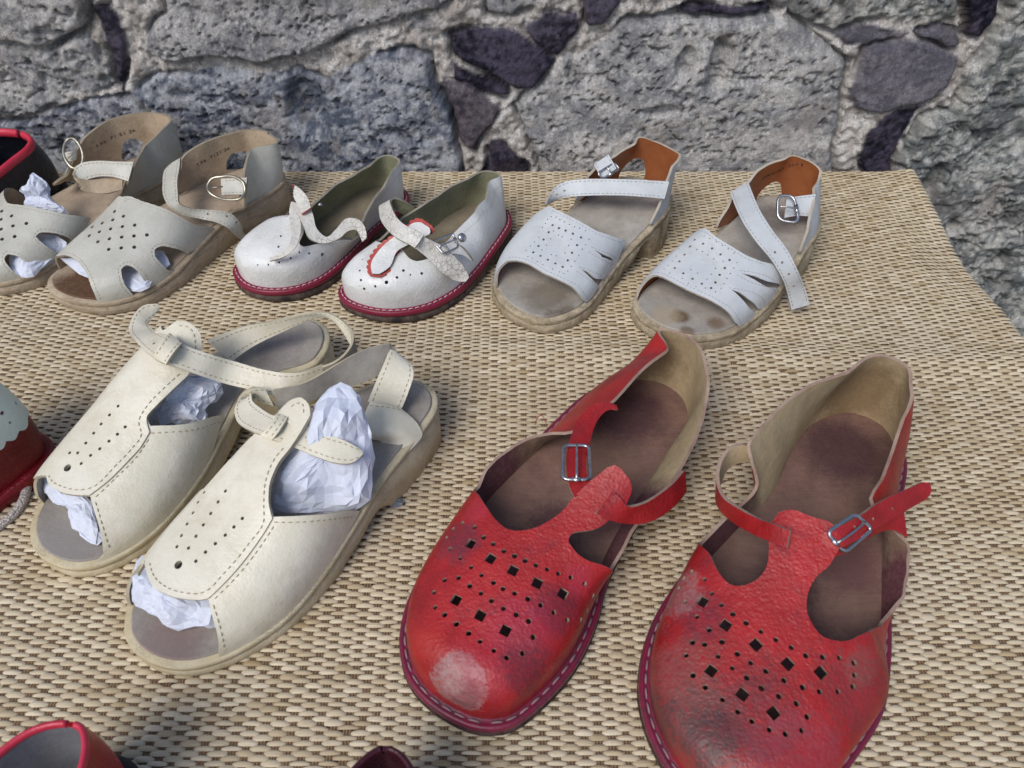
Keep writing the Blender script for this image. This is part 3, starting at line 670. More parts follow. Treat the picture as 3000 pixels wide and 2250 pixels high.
# ------------------------------------------------------------------ red T-strap shoes
RED1, RED2 = srgb(142,26,28), srgb(172,38,40)
def obj_pt(root, P): return tuple(np.asarray(P)/100-np.array(root.location))
def red_shoe(label, cr, outp, heel, toe, cfg):
    S = Sole(outp, heel, toe)
    root = thing('strap_shoe', label, 'shoe', ((heel[0]+toe[0])/2, (heel[1]+toe[1])/2, 0), 'worn red leather strap shoes')
    zt = prof([(0, 1.7), (0.22, 1.65), (0.45, 1.15), (0.6, 0.95), (0.85, 1.0), (1, 1.15)]); zb = prof([(0, 0.05), (0.28, 0.05), (0.36, 0.25), (0.5, 0.2), (0.6, 0.04), (0.85, 0.03), (1, 0.22)])
    t = NT('plum_welt'); pm = t.done(t.mix(t.ramp(t.noise(150, 5, 0.7), 0.42, 0.66), srgb(124,28,60), srgb(92,38,56)), 0.42, t.bump(t.noise(300, 4), 0.0003), 0.5)
    t = NT('dark_sole'); dm = t.done(t.mix(t.ramp(t.noise(90, 6, 0.7), 0.4, 0.65), srgb(44,30,32), srgb(92,72,68)), 0.7, t.bump(t.noise(250, 5, 0.7), 0.0006), 0.3)
    t = NT('grey_thread'); tm = t.done(t.mix(t.noise(200, 4), srgb(112,84,92), srgb(160,140,140)), 0.85)
    welt_sole(root, S, zt, zb, pm, dm, tm, split=0.45, wl_=0.45, gap=0.62, ln=0.50, sr=0.05, sin=0.27)
    F = cocoon(S, 0.42, lambda u: float(zt(u))+0.02, cfg['h'], cfg['ex'], cfg['ez'], cfg.get('shift'), cfg.get('bulge', 0.05), lean=cfg.get('lean', .3), back=cfg.get('back', .3))
    if 'mod' in cfg: F = cfg['mod'](F)
    F = fitwalls(F, cr, cfg)
    # right collar from the heel back forward
    cont = [side_uv(F, F.u[0], cfg['heelz'], 'R')]
    for k in cfg['contour']:
        if k[0] == 'n': cont.append(F.inv(cr, k[1], k[2], **(dict(box=(0.2, 0.8, 0, 1)) if len(k) > 3 else {})))
        elif k[0] in 'RL': cont.append(side_pick(F, cr, k[1], k[2], k[3], k[0], cfg.get('log')))
        elif k[0] in ('r', 'l'): cont.append(side_uv(F, k[1], k[2], k[0].upper()))
        elif k[0] == 'uv': cont.append(np.array(k[1:3]))
    cont.append(side_uv(F, F.u[0], cfg['heelz'], 'L'))
    cont = np.array(cont); cont = spline(cont*[F.Ls, F.Lt], 260, k=0.9)/[F.Ls, F.Lt]
    cont[:, 0] = np.clip(cont[:, 0], 0.01, .99); cont[0, 1] = 0; cont[-1, 1] = 0; cont[1:-1, 1] = np.clip(cont[1:-1, 1], 0.003, 1)
    out = np.array([(0, 0)]+[tuple(p) for p in cont]+[(1, 0), (1, 1), (0, 1)])
    holes = []
    for (x, y) in cfg['dots']: holes.append(F.circle(F.inv(cr, x, y), 0.112+random.uniform(-.012, .012), 8, random.random()))
    for (x, y) in cfg['diam']: holes.append(F.circle(F.inv(cr, x, y), 0.29, ang=cfg.get('dang', 0)+random.uniform(-.12, .12), sq=True))
    sp = [(obj_pt(root, F.P(F.inv(cr, x, y))), r, c, a, dict(soft=so_, nz=nz)) for (x, y, r, c, a, so_, nz) in cfg['spots']]
    lm = leather('red_leather', RED1, RED2, 0.42, 750, 0.00022, srgb(104,36,46), 0.7, sp, wr=cfg.get('wr', 0.0004))
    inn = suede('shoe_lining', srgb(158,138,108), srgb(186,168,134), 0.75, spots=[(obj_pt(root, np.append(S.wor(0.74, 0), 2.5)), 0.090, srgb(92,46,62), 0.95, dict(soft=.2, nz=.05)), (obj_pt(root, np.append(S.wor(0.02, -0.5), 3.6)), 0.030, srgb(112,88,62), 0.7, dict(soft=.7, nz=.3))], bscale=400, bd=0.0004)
    edge = suede('cut_edge', srgb(138,112,100), srgb(176,154,138), 0.9)
    up = patch('upper', F, root, [lm, inn, edge], out, holes, h=0.28, th=0.16, flip=cfg.get('flip', False), edge_h=0.16)
    # insole
    im = suede('insole_leather', srgb(104,80,72), srgb(132,104,92), 0.6, streak=((60, 900, 60), srgb(84,58,56), 0.25), sc=55, spots=[
        (obj_pt(root, np.append(S.wor(0.15, 0), 1.9)), 0.027, srgb(66,42,50), 0.8, dict(soft=.7, nz=.3)),
        (obj_pt(root, np.append(S.wor(0.52, -1.0), 1.2)), 0.016, srgb(66,44,50), 0.7, dict(soft=.7, nz=.5)), (obj_pt(root, np.append(S.wor(0.33, 0.6), 1.6)), 0.014, srgb(150,118,100), 0.5, dict(soft=.8, nz=.5)),
        (obj_pt(root, np.append(S.wor(0.66, -0.6), 1.2)), 0.032, srgb(78,50,54), 0.75, dict(soft=.8, nz=.4)),
        (obj_pt(root, np.append(S.wor(0.42, 1.2), 1.3)), 0.022, srgb(88,54,60), 0.6, dict(soft=.8, nz=.5))])
    slab('insole', S, root, [im], [(0.46, lambda u: zt(u)+0.02, 0), (0.46, lambda u: zt(u)+0.16, 0), (0.52, lambda u: zt(u)+0.2, 0)], dish=0.12, bottom=False)
    return root, S, F, lm, inn, edge
def straps(root, cr, L, mats, name='strap', th=0.17, bulge=0.0, holes=(), stitch=None, flip=False, outline=None, h=0.22, hr=0.09, smat=None, parent=None, wob=0.006, sq=False):
    S = ribbon_surf(cr, L, bulge); hs = [S.circle(S.inv(cr, x, y), hr, 8) for (x, y) in holes]
    if outline == 'tip':  # rounded far end
        outline = [(0, 0), (0.9, 0.0), (0.96, 0.12), (0.99, 0.3), (1, 0.5), (0.99, 0.7), (0.96, 0.88), (0.9, 1.0), (0, 1)]
    if outline == 'scallop':
        o = []; m = 13
        for k in range(m*5+1): t = k/(m*5); o.append((t, 0.05-0.09*abs(math.sin(math.pi*t*m))))
        for k in range(1, 20): t = k/20; o.append((1+0.05*abs(math.sin(math.pi*t*4)), t))
        for k in range(m*5+1): t = 1-k/(m*5); o.append((t, 0.95+0.09*abs(math.sin(math.pi*t*m))))
        for k in range(1, 10): t = 1-k/10; o.append((-0.03*abs(math.sin(math.pi*t*3)), t))
        outline = [(min(.995, max(.005, 0.03+a*0.94)), min(.995, max(.005, 0.05+b*0.9))) for a, b in o]
    if S.nm[S.nt//2].mean(0)[2] < 0 and flip is False: flip = 'auto'
    fl = {False: False, True: True, 'auto': True}[flip]
    o = patch(name, S, parent or root, mats, outline, hs, h=h, th=th, flip=fl, wob=wob)
    if stitch:
        mb = MB(); e = stitch/S.Lt
        for tt in (e, 1-e): stitches(mb, S, uvl(S, [(0.01, tt), (0.985, tt)]), flip=fl)
        mb.build('stitching', smat, o)
    return o, S
cfgR = dict(bulge=0.10, wexp=1.6,
 h=prof([(0, 8.2), (0.3, 8.0), (0.42, 6.6), (0.5, 5.2), (0.58, 4.4), (0.66, 3.7), (0.76, 3.0), (0.87, 2.35), (0.95, 1.85), (1.0, 0.8)]),
 ex=prof([(0, .55), (0.3, .6), (0.5, .8), (0.7, .80), (1, .8)]), ez=prof([(0, 1.0), (0.4, 1.0), (0.6, 0.8), (0.8, 0.7), (1, 0.7)]),
 shift=prof([(0, 0), (0.4, 0.3), (0.7, 0.4), (1, 0)]), heelz=6.3, log=1,
 contour=[('R',1165,200,5.9),('R',1130,300,5.4),('R',1090,420,5.0),('R',1050,530,4.7),('R',1012,640,4.4),('R',1150,790,3.5),
          ('R',1147,900,2.7),('R',1130,1000,2.4),('R',1050,1090,2.6),('n',960,1140),('n',870,1165),('n',800,1140),('n',755,1070,1),('n',750,990,1),('n',790,910,1),('n',850,850,1),('n',880,790,1),('n',850,710,1),
          ('n',760,680),('n',700,655),('n',640,665),('n',615,700),('n',600,770),('n',600,830),('n',590,880),('n',560,920),('n',500,950),('n',450,945),('n',410,905),('n',370,830),('L',340,772,3.2),
          ('L',420,690,3.1),('L',500,620,3.2),('L',548,560,3.6),('L',512,410,5.2),('L',560,340,5.4),('L',625,265,5.6),('L',760,165,6.0),('L',900,115,6.2)],
 dots=[(300,895),(270,922),(250,960),(350,925),(378,980),(275,1012),(320,1070),(415,1025),(460,1060),(368,1122),(418,1168),(512,1095),(570,1128),(628,1160),(688,1190),(745,1222),(810,1228),(875,1230),(932,1250),(935,1298),(928,1342),(478,1215),(530,1250),(588,1282),(350,1178),(303,1170),(278,1220),(403,1225),(458,1270),(515,1308),(572,1348),(640,1380),(660,1318),(732,1345),(798,1362),(870,1362),(708,1408),(305,1298),(353,1345),(420,1393),(480,1440),(535,1477),(603,1510),(665,1527),(728,1513),(750,1460)],
 diam=[(342,1012),(432,1103),(550,1180),(677,1255),(803,1288),(375,1280),(497,1372),(620,1445)], dang=0.35,
 spots=[(240,1330,.020,srgb(132,84,78),.6,.35,.9),(300,1500,.020,srgb(112,72,66),.7,.4,.8),(385,1535,.014,srgb(60,42,46),.85,.6,.6),(400,1480,.020,srgb(92,64,62),.6,.5,.9),(330,1060,.012,srgb(84,44,56),.65,.6,.7),(940,1350,.020,srgb(104,50,50),.6,.45,.9),(960,1250,.010,srgb(130,84,76),.5,.5,.9),(590,1460,.018,srgb(96,44,48),.6,.5,.9),(250,980,.013,srgb(150,118,116),.7,.5,.9),(620,1300,.012,srgb(110,44,44),.4,.5,.9),(700,1640,.022,srgb(150,70,80),.5,.5,.8),(480,1250,.014,srgb(116,44,46),.35,.4,.95),(170,1450,.012,srgb(70,48,50),.7,.5,.8)],
 wr=0.0003)
outR = [(8.9,7.5),(6.9,8.6),(5.8,10.2),(5.3,12.4),(5.9,15.2),(7.7,18),(10.1,20.5),(12.6,22.9),(14.0,25.2),(15.8,27.2),(18.4,28.0),(20.1,26.9),(20.4,24.7),(19.3,22),(18.0,19.2),(17.1,16.5),(16.3,14.1),(15.3,12.0),(13.2,9.8),(11.2,8.0)]
r, S, F, lm, inn, edge = red_shoe('worn red shoe scuffed dark at the toe, nearest shoe on the right', 'B', outR, (18.6,28.0), (8.9,7.5), cfgR)

def buckle4(parent, cr, cs, r, mat, zs, name='buckle', bar=None, prong=(0, 2), k=0.12, sq=1.0):
    """cs: four corners in the picture (in order round the frame), zs their heights; prong: from side i to side j"""
    C = np.array([W(cr, c[0], c[1], z) for c, z in zip(cs, zs)]); P = []
    for i in range(4):
        a, b, c = C[i-1], C[i], C[(i+1) % 4]; ka = min(.3, k/np.linalg.norm(a-b)*2); kc = min(.3, k/np.linalg.norm(c-b)*2)
        for t in np.linspace(0, 1, 5):
            P.append((1-t)**2*(b+(a-b)*ka)+2*t*(1-t)*(b+(0.15)*((a-b)*ka+(c-b)*kc))+t*t*(b+(c-b)*kc))
    P = np.array(P); Q = []
    for i in range(len(P)):
        a, b = P[i], P[(i+1) % len(P)]; m = max(1, int(np.linalg.norm(b-a)/0.12))
        for j in range(m): Q.append(a+(b-a)*j/m)
    mb = MB(); V, Fc = tube(np.array(Q), r, 8, closed=True); mb.add(V, Fc); o = mb.build(name, mat, parent)
    n = np.cross(C[1]-C[0], C[2]-C[1]); n /= np.linalg.norm(n); n = n if n[2] > 0 else -n
    mid = lambda i: (C[i]+C[(i+1) % 4])/2
    if prong:
        a, b = mid(prong[0]), mid(prong[1]); V, Fc = tube(spline([a+n*r, (a+b)/2+n*r*2.2, b+n*r*1.5], 8), np.linspace(r*.8, r*.55, 8), 6); mesh('prong', V, Fc, mat, o)
        e = C[(prong[0]+1) % 4]-C[prong[0]]; V, Fc = tube(np.array([a-e*.16, a+e*.16]), r*1.45, 8); mesh('roller', V, Fc, mat, o)
    return o
def red_extras(r, lm, inn, edge, cr, loops, frame, fz, pr):
    for nm, L, ol, hl, th in loops: straps(r, cr, L, [lm, inn, edge], nm, th=th, outline=ol, holes=hl, hr=0.07)
    buckle4(r, cr, frame, 0.085, M_STEEL, fz, prong=pr)
red_extras(r, lm, inn, edge, 'B', [
 ('ankle_strap', [(545,425,4.6,556,540,3.4),(500,396,4.9,538,468,3.8),(446,410,4.9,484,463,3.9),(410,455,4.8,436,486,3.7),(393,515,4.7,406,540,3.5),(400,568,4.6,391,612,3.3),(425,612,4.7,405,652,3.5),(480,650,5.0,450,697,4.0),(560,690,5.6,530,746,4.9),(622,713,6.2,602,778,5.6),(682,738,6.4,668,803,5.9)], None, [], .17),
 ('buckle_tab', [(800,795,5.1,812,848,4.9),(880,785,5.2,890,826,4.7),(960,745,5.0,985,765,4.4),(1040,705,4.7,1085,735,4.1),(1125,650,4.5,1140,765,3.8)], None, [], .15),
 ('strap_end', [(812,745,5.9,797,832,5.4),(860,726,6.1,882,802,5.7),(912,700,6.1,938,776,5.6),(965,672,5.9,1000,737,5.3),(1020,632,5.5,1052,708,5.0),(1080,600,5.2,1120,667,4.7),(1150,570,4.9,1180,632,4.5),(1205,548,4.7,1224,602,4.3),(1229,553,4.6,1234,580,4.4)], None, [(933,720),(1005,690),(1080,650)], .16)],
 [(935,670),(1003,730),(893,823),(826,745)], [6.1,5.5,5.4,6.1], (2, 0))
cfgL = dict(bulge=0.07,
 h=prof([(0, 8.2), (0.3, 7.6), (0.42, 6.0), (0.5, 4.9), (0.58, 4.1), (0.66, 3.6), (0.76, 3.1), (0.87, 2.5), (0.95, 2.0), (1.0, 0.8)]),
 ex=prof([(0, .55), (0.3, .6), (0.5, .8), (0.7, .78), (1, .8)]), ez=prof([(0, 1.0), (0.4, 1.0), (0.6, 0.8), (0.8, 0.66), (1, 0.66)]),
 shift=prof([(0, 0), (0.4, 0.3), (0.7, 0.3), (1, 0)]), heelz=5.8, log=1,
 contour=[('R',1210,140,5.9),('R',1240,220,5.6),('R',1250,300,5.2),('R',1228,420,4.6),('R',1200,500,4.2),('R',1155,590,3.8),('R',1100,680,3.4),('R',1030,765,3.1),('R',968,835,2.9),('R',930,910,2.7),('n',890,976),
          ('n',850,965),('n',790,945),('n',745,910),('n',720,870),('n',738,843),('n',800,835),('n',870,800),('n',935,745),('n',955,700),('n',930,620),('n',900,590),('n',870,597),('n',840,622),('n',790,662),('n',740,712),('n',690,770),('n',620,815),('n',550,835),('n',500,832),('n',450,795),('n',410,740),('n',383,700),
          ('L',380,668,3.1),('L',405,610,3.1),('L',450,562,3.1),('L',520,512,3.2),('L',585,478,3.4),('L',735,468,4.3),('L',800,410,4.7),('L',890,345,5.0),('L',1000,225,5.4),('L',1080,165,5.7),('l',0.045,5.75)],
 dots=[(325,807),(290,829),(370,822),(265,862),(278,903),(404,860),(440,885),(480,912),(520,930),(560,948),(600,965),(642,980),(684,996),(730,1011),(782,1035),(317,938),(357,972),(396,1002),(440,1030),(477,1053),(520,1070),(570,1091),(618,1114),(667,1142),(717,1170),(767,1170),(792,1135),(813,1080),(310,1011),(258,1020),(352,1042),(218,1066),(394,1070),(434,1098),(478,1127),(526,1150),(573,1174),(590,1234),(550,1295),(491,1311),(443,1284),(391,1250),(347,1219),(302,1185),(258,1150),(222,1122)],
 diam=[(355,884),(430,940),(516,985),(605,1032),(702,1072),(301,1095),(390,1153),(486,1210)], dang=0.7,
 spots=[(305,1415,.0125,srgb(146,118,116),.9,.10,.45),(330,1450,.007,srgb(92,60,62),.6,.3,.8),(290,1390,.006,srgb(168,140,136),.6,.3,.8),(670,1120,.013,srgb(84,36,50),.7,.6,.65),(330,880,.010,srgb(96,46,62),.45,.6,.7),(560,1190,.016,srgb(160,46,76),.55,.8,.6),(440,1330,.02,srgb(176,52,72),.5,.9,.6),(760,1020,.008,srgb(176,60,84),.4,.6,.6),(370,760,.008,srgb(166,60,84),.35,.6,.6),(560,1370,.012,srgb(84,38,46),.7,.5,.8),(560,1290,.011,srgb(104,40,50),.4,.5,.8),(300,870,.012,srgb(96,50,60),.6,.5,.7),(190,1260,.010,srgb(196,60,44),.4,.9,.5)],
 wr=0.0003)
outL = [(-1.3,11.2),(-3.0,11.9),(-4.3,13.1),(-4.9,14.7),(-4.8,16.8),(-4.1,18.7),(-2.9,20.8),(-1.3,23.0),(0.7,25.3),(2.4,27.3),(4.2,29.2),(6.4,30.4),(8.5,30.2),(9.8,28.9),(10.0,27.0),(8.5,24.5),(6.8,22.0),(5.4,19.8),(4.4,17.8),(3.9,16.2),(2.8,14.0),(1.3,12.3),(-0.1,11.3)]
r, S, F, lm, inn, edge = red_shoe('red shoe with grey scuffed toe and buckle over the insole, left of its pair', 'A', outL, (7.6,30.4), (-1.3,11.2), cfgL)
red_extras(r, lm, inn, edge, 'A', [
 ('strap_end', [(902,366,4.9,908,384,4.8),(860,354,5.2,868,386,4.9),(815,362,5.2,838,412,4.9),(775,395,5.1,818,450,4.9),(745,445,5.0,806,490,4.9),(722,515,5.0,798,530,5.0),(714,560,5.1,790,560,5.1),(716,620,5.2,790,618,5.2),(722,660,5.2,797,640,5.3),(745,712,5.3,825,672,5.3)], None, [], .16),
 ('ankle_strap', [(885,690,5.6,826,770,5.3),(908,706,5.6,880,798,4.9),(945,745,5.2,940,810,4.4),(1000,737,4.9,1000,810,4.1),(1060,702,4.7,1060,788,3.9),(1115,658,4.5,1120,743,3.7),(1158,608,4.2,1164,690,3.4)], None, [], .17)],
 [(703,517),(798,517),(804,646),(699,644)], [5.3,5.2,5.4,5.4], (2, 0))
# ================================================================== crumpled paper
def paperm():
    t = NT('white_paper'); c = t.mix(t.noise(40, 4, 0.6), srgb(200,207,224), srgb(222,227,238))
    m = t.done(c, 0.65, t.bump(t.voro(160, 'DISTANCE_TO_EDGE'), 0.0006, 0.8), 0.3); t.b.inputs['Subsurface Weight'].default_value = 0.15; t.b.inputs['Subsurface Radius'].default_value = (0.003, 0.003, 0.003); return m
M_PAPER = paperm()
def crumple(P, N, seed, amp, k_=7, lo=0.6, hi=1.6):
    """faceted creases: piecewise flat displacement from random cutting planes"""
    r = np.random.default_rng(seed); c = P.mean(0); Q = P-c; L = np.abs(Q).max(); d = np.zeros(len(P))
    for k in range(k_):
        a = r.normal(size=3); a /= np.linalg.norm(a); f = r.uniform(lo, hi)/L; ph = r.uniform(0, 1)
        x = Q@a*f+ph; tri = np.abs((x % 1)-0.5)*2; d += (tri-0.5)/f*r.uniform(0.3, 1.0)
    return P+N*(d/np.std(d)*amp)[:, None]
def paper(label, cr, outl, depth=1.2, seed=1, amp=0.12, bulge=0.8, n=30, m=9, up=(0, -0.5, 0.8), group='crumpled paper stuffed in the cream sandals'):
    q = 30; O = spline(pts(cr, outl), q, closed=True, k=0.6); c = O.mean(0); up = np.array(up, float); up /= np.linalg.norm(up); V = []; N = []
    r = np.random.default_rng(seed)
    for sgn, b in ((1, bulge), (-1, depth)):
        for k in range(m):
            f = math.sin(k/m*math.pi/2) if k else 0.03; off = r.uniform(-.5, .5)/q*0
            V.append(c+(O-c)*f+up*(sgn*b*math.sqrt(max(0, 1-f*f)))); N.append(np.tile(up*sgn, (q, 1)))
        if sgn > 0: V.append(O); N.append((O-c)/np.linalg.norm(O-c, axis=1, keepdims=True))
    V = np.concatenate(V); N = np.concatenate(N); size = np.linalg.norm(O-c, axis=1).mean()
    V = crumple(V, N, seed, amp*1.2, 6, 0.7, 1.6); w = np.linalg.norm(V-c, axis=1)/np.linalg.norm(O-c, axis=1).max()
    V = V+r.normal(0, 1, V.shape)*(amp*0.40*np.clip(w*2.2, 0.15, 1))[:, None]
    Fc = []
    for k in range(m):
        for i in range(q):
            j = (i+1) % q; a, b_, c_, d = k*q+i, k*q+j, (k+1)*q+j, (k+1)*q+i; Fc += [[a, b_, c_], [a, c_, d]] if (i+k) % 2 else [[a, b_, d], [b_, c_, d]]
    b0 = (m+1)*q
    for k in range(m):
        nx = m*q if k == m-1 else b0+(k+1)*q
        for i in range(q): j = (i+1) % q; Fc += [[b0+k*q+j, b0+k*q+i, nx+i], [b0+k*q+j, nx+i, nx+j]]
    Fc.append(list(range(q))); Fc.append([b0+i for i in range(q)][::-1])
    o = mesh('crumpled_paper', V, Fc, M_PAPER, None, smooth=False, origin=(c[0], c[1], max(0, V[:, 2].min())))
    return tag(o, label, 'paper', group)
# ================================================================== cream sling-back sandals
CRM1, CRM2 = srgb(212,206,184), srgb(228,223,206)
M_CREAM = leather('cream_leather', CRM1, CRM2, 0.38, 900, 0.00008, srgb(176,160,128), 0.35, spec=0.45)
M_CRIN = suede('grey_lining', srgb(136,132,124), srgb(170,165,156), 0.85)
M_CEDGE = suede('cream_cut_edge', srgb(168,158,134), srgb(196,186,162), 0.9)
t = NT('tan_thread'); M_TAN = t.done(srgb(172,160,132), 0.8)
def crepe(name, a, b, crack=srgb(150,136,104)):
    t = NT(name); c = t.mix(t.ramp(t.noise(60, 6, 0.7), 0.35, 0.65), a, b)
    e = t.ramp(t.voro(800, 'DISTANCE_TO_EDGE', vec=t.scalevec(1, 1, 0.5)), 0.0, 0.06, (1,1,1,1), (0,0,0,1)); e = t.math('MULTIPLY', e, t.ramp(t.noise(50, 4), 0.45, 0.6)); c = t.mix(t.math('MULTIPLY', e, 0.22), c, crack)
    c = t.mix(t.math('MULTIPLY', t.ramp(t.noise(700, 3), 0.6, 0.7), 0.3), c, crack)
    return t.done(c, 0.8, t.bump(t.noise(350, 5, 0.7), 0.0005, 1, t.bump(e, 0.0002)), 0.25)
M_CSOLE = crepe('cream_sole_rubber', srgb(190,176,142), srgb(208,198,170))
def cream_shoe(label, outp, heel, toe, cfg):
    S = Sole(outp, heel, toe); cr = 'C'
    root = thing('slingback_sandal', label, 'sandal', ((heel[0]+toe[0])/2, (heel[1]+toe[1])/2, 0), 'cream open-toe slingback sandals')
    zt = prof([(0, 3.0), (0.28, 2.8), (0.45, 2.0), (0.6, 1.35), (0.8, 1.0), (1, 1.15)]); zb = prof([(0, 0.02), (0.30, 0.02), (0.335, 0.75), (0.45, 0.5), (0.56, 0.03), (0.85, 0.02), (1, 0.2)])
    mid = lambda u: zt(u)-0.38
    slab('sole', S, root, [M_CSOLE], [(0.12, zb, 0), (0.02, lambda u: zb(u)+0.12, 0), (0.0, lambda u: (zb(u)+mid(u))/2, 0), (0.05, lambda u: mid(u)-0.03, 0), (0.10, mid, 0), (0.02, lambda u: mid(u)+0.05, 0), (0.0, lambda u: zt(u)-0.08, 0), (0.06, lambda u: zt(u), 0), (0.5, lambda u: zt(u), 0)], wob=0.008)
    im = suede('footbed', srgb(138,132,124), srgb(172,165,155), 0.85, spots=[(obj_pt(root, np.append(S.wor(0.92, 0), 1.2)), 0.022, cfg['toec'], 0.8, dict(soft=.8, nz=.3)), (obj_pt(root, np.append(S.wor(0.15, 0), 3)), 0.02, srgb(118,110,112), 0.6, dict(soft=.8))])
    slab('insole', S, root, [im], [(0.34, lambda u: zt(u)+0.0, 0), (0.34, lambda u: zt(u)+0.09, 0), (0.40, lambda u: zt(u)+0.12, 0)], dish=0.10, bottom=False)
    F = cocoon(S, cfg.get('fe', 0.12), lambda u: float(zt(u))-0.15, cfg['h'], cfg['ex'], cfg['ez'], cfg.get('shift'), cfg.get('bulge', 0.03))
    F = fitwalls(F, cr, cfg)
    def P2(L):
        o = []
        for k in L:
            if k[0] == 'n': o.append(F.inv(cr, k[1], k[2], **(dict(box=k[3]) if len(k) > 3 else {})))
            elif k[0] in 'RL': o.append(side_pick(F, cr, k[1], k[2], k[3], k[0], cfg.get('log')))
            else: o.append(np.array([k[1], k[2]], float))
        return o
    cont = []
    for seg in cfg['segs']: q = np.array(P2(seg)); q = spline(q*[F.Ls, F.Lt], 60, k=0.8)/[F.Ls, F.Lt] if len(q) > 2 else q; cont += [np.clip(p, 0, 1) for p in q]
    holes = [F.circle(F.inv(cr, x, y), 0.085, 8) for x, y in cfg['dots']]+[F.circle(F.inv(cr, *cfg['big']), 0.19, 12)]
    up = patch('upper', F, root, [M_CREAM, M_CRIN, M_CEDGE], np.array(cont), holes, h=0.28, th=0.14, edge_h=0.14)
    # the long centre panel and tongue laid over the side panels
    pan = []
    for seg in cfg['panel']: q = np.array(P2(seg)); q = spline(q*[F.Ls, F.Lt], 60, k=0.8)/[F.Ls, F.Lt] if len(q) > 2 else q; pan += [np.clip(p, 0, 1) for p in q]
    patch('centre_panel', F, root, [M_CREAM, M_CRIN, M_CEDGE], np.array(pan), holes, h=0.28, th=0.15, off=0.10, edge_h=0.14)
    mb = MB()
    for L, of in cfg['stitch']:
        q = np.array(P2(L)); q = spline(q*[F.Ls, F.Lt], 80)/[F.Ls, F.Lt]; stitches(mb, F, q, gap=0.30, ln=0.18, r=0.028, off=of)
    mb.build('stitching', M_TAN, up)
    for nm, L, ol, hl, th in cfg['straps']: straps(root, cr, L, [M_CREAM, M_CRIN, M_CEDGE], nm, th=th, outline=ol, holes=hl, hr=0.08, stitch=0.17, smat=M_TAN)
    for rows in cfg.get('tabs', []):
        T = Surf([pts(cr, rr) for rr in rows]); fl = bool(T.nm.mean((0, 1))[2] < 0); o = patch('heel_tab', T, root, [M_CREAM, M_CRIN, M_CEDGE], None, [], th=0.14, flip=fl)
        mb = MB(); stitches(mb, T, uvl(T, [(0.05, 0.05), (0.95, 0.05)]), flip=fl); mb.build('stitching', M_TAN, o)
    return root, S, F
outC = [W('C', *p) for p in [(440,1330,.9),(452,1430,.7),(505,1500,.5),(585,1545,.4),(700,1562,.3),(830,1530,.3),(960,1465,.3),(1100,1370,.3),(1250,1215,.3),(1380,1050,.3),(1490,905,.3),(1590,790,.3),(1672,680,.4)]]
outC = [tuple(p[:2]) for p in outC]+[(-3.9,27.0),(-4.2,28.2),(-5.6,29.0),(-7.4,28.7),(-9.2,27.6),(-10.8,26.2),(-12.9,24.1),(-15.0,21.8),(-16.6,19.6),(-17.4,17.7)]
hC = prof([(0, 5.5), (0.36, 4.6), (0.46, 4.25), (0.55, 3.9), (0.65, 3.3), (0.75, 2.75), (0.85, 2.2), (0.95, 1.7), (1.0, 0.8)])
exC = prof([(0, .8), (0.5, .85), (1, .85)]); ezC = prof([(0, .9), (0.5, 0.8), (1, 0.72)])
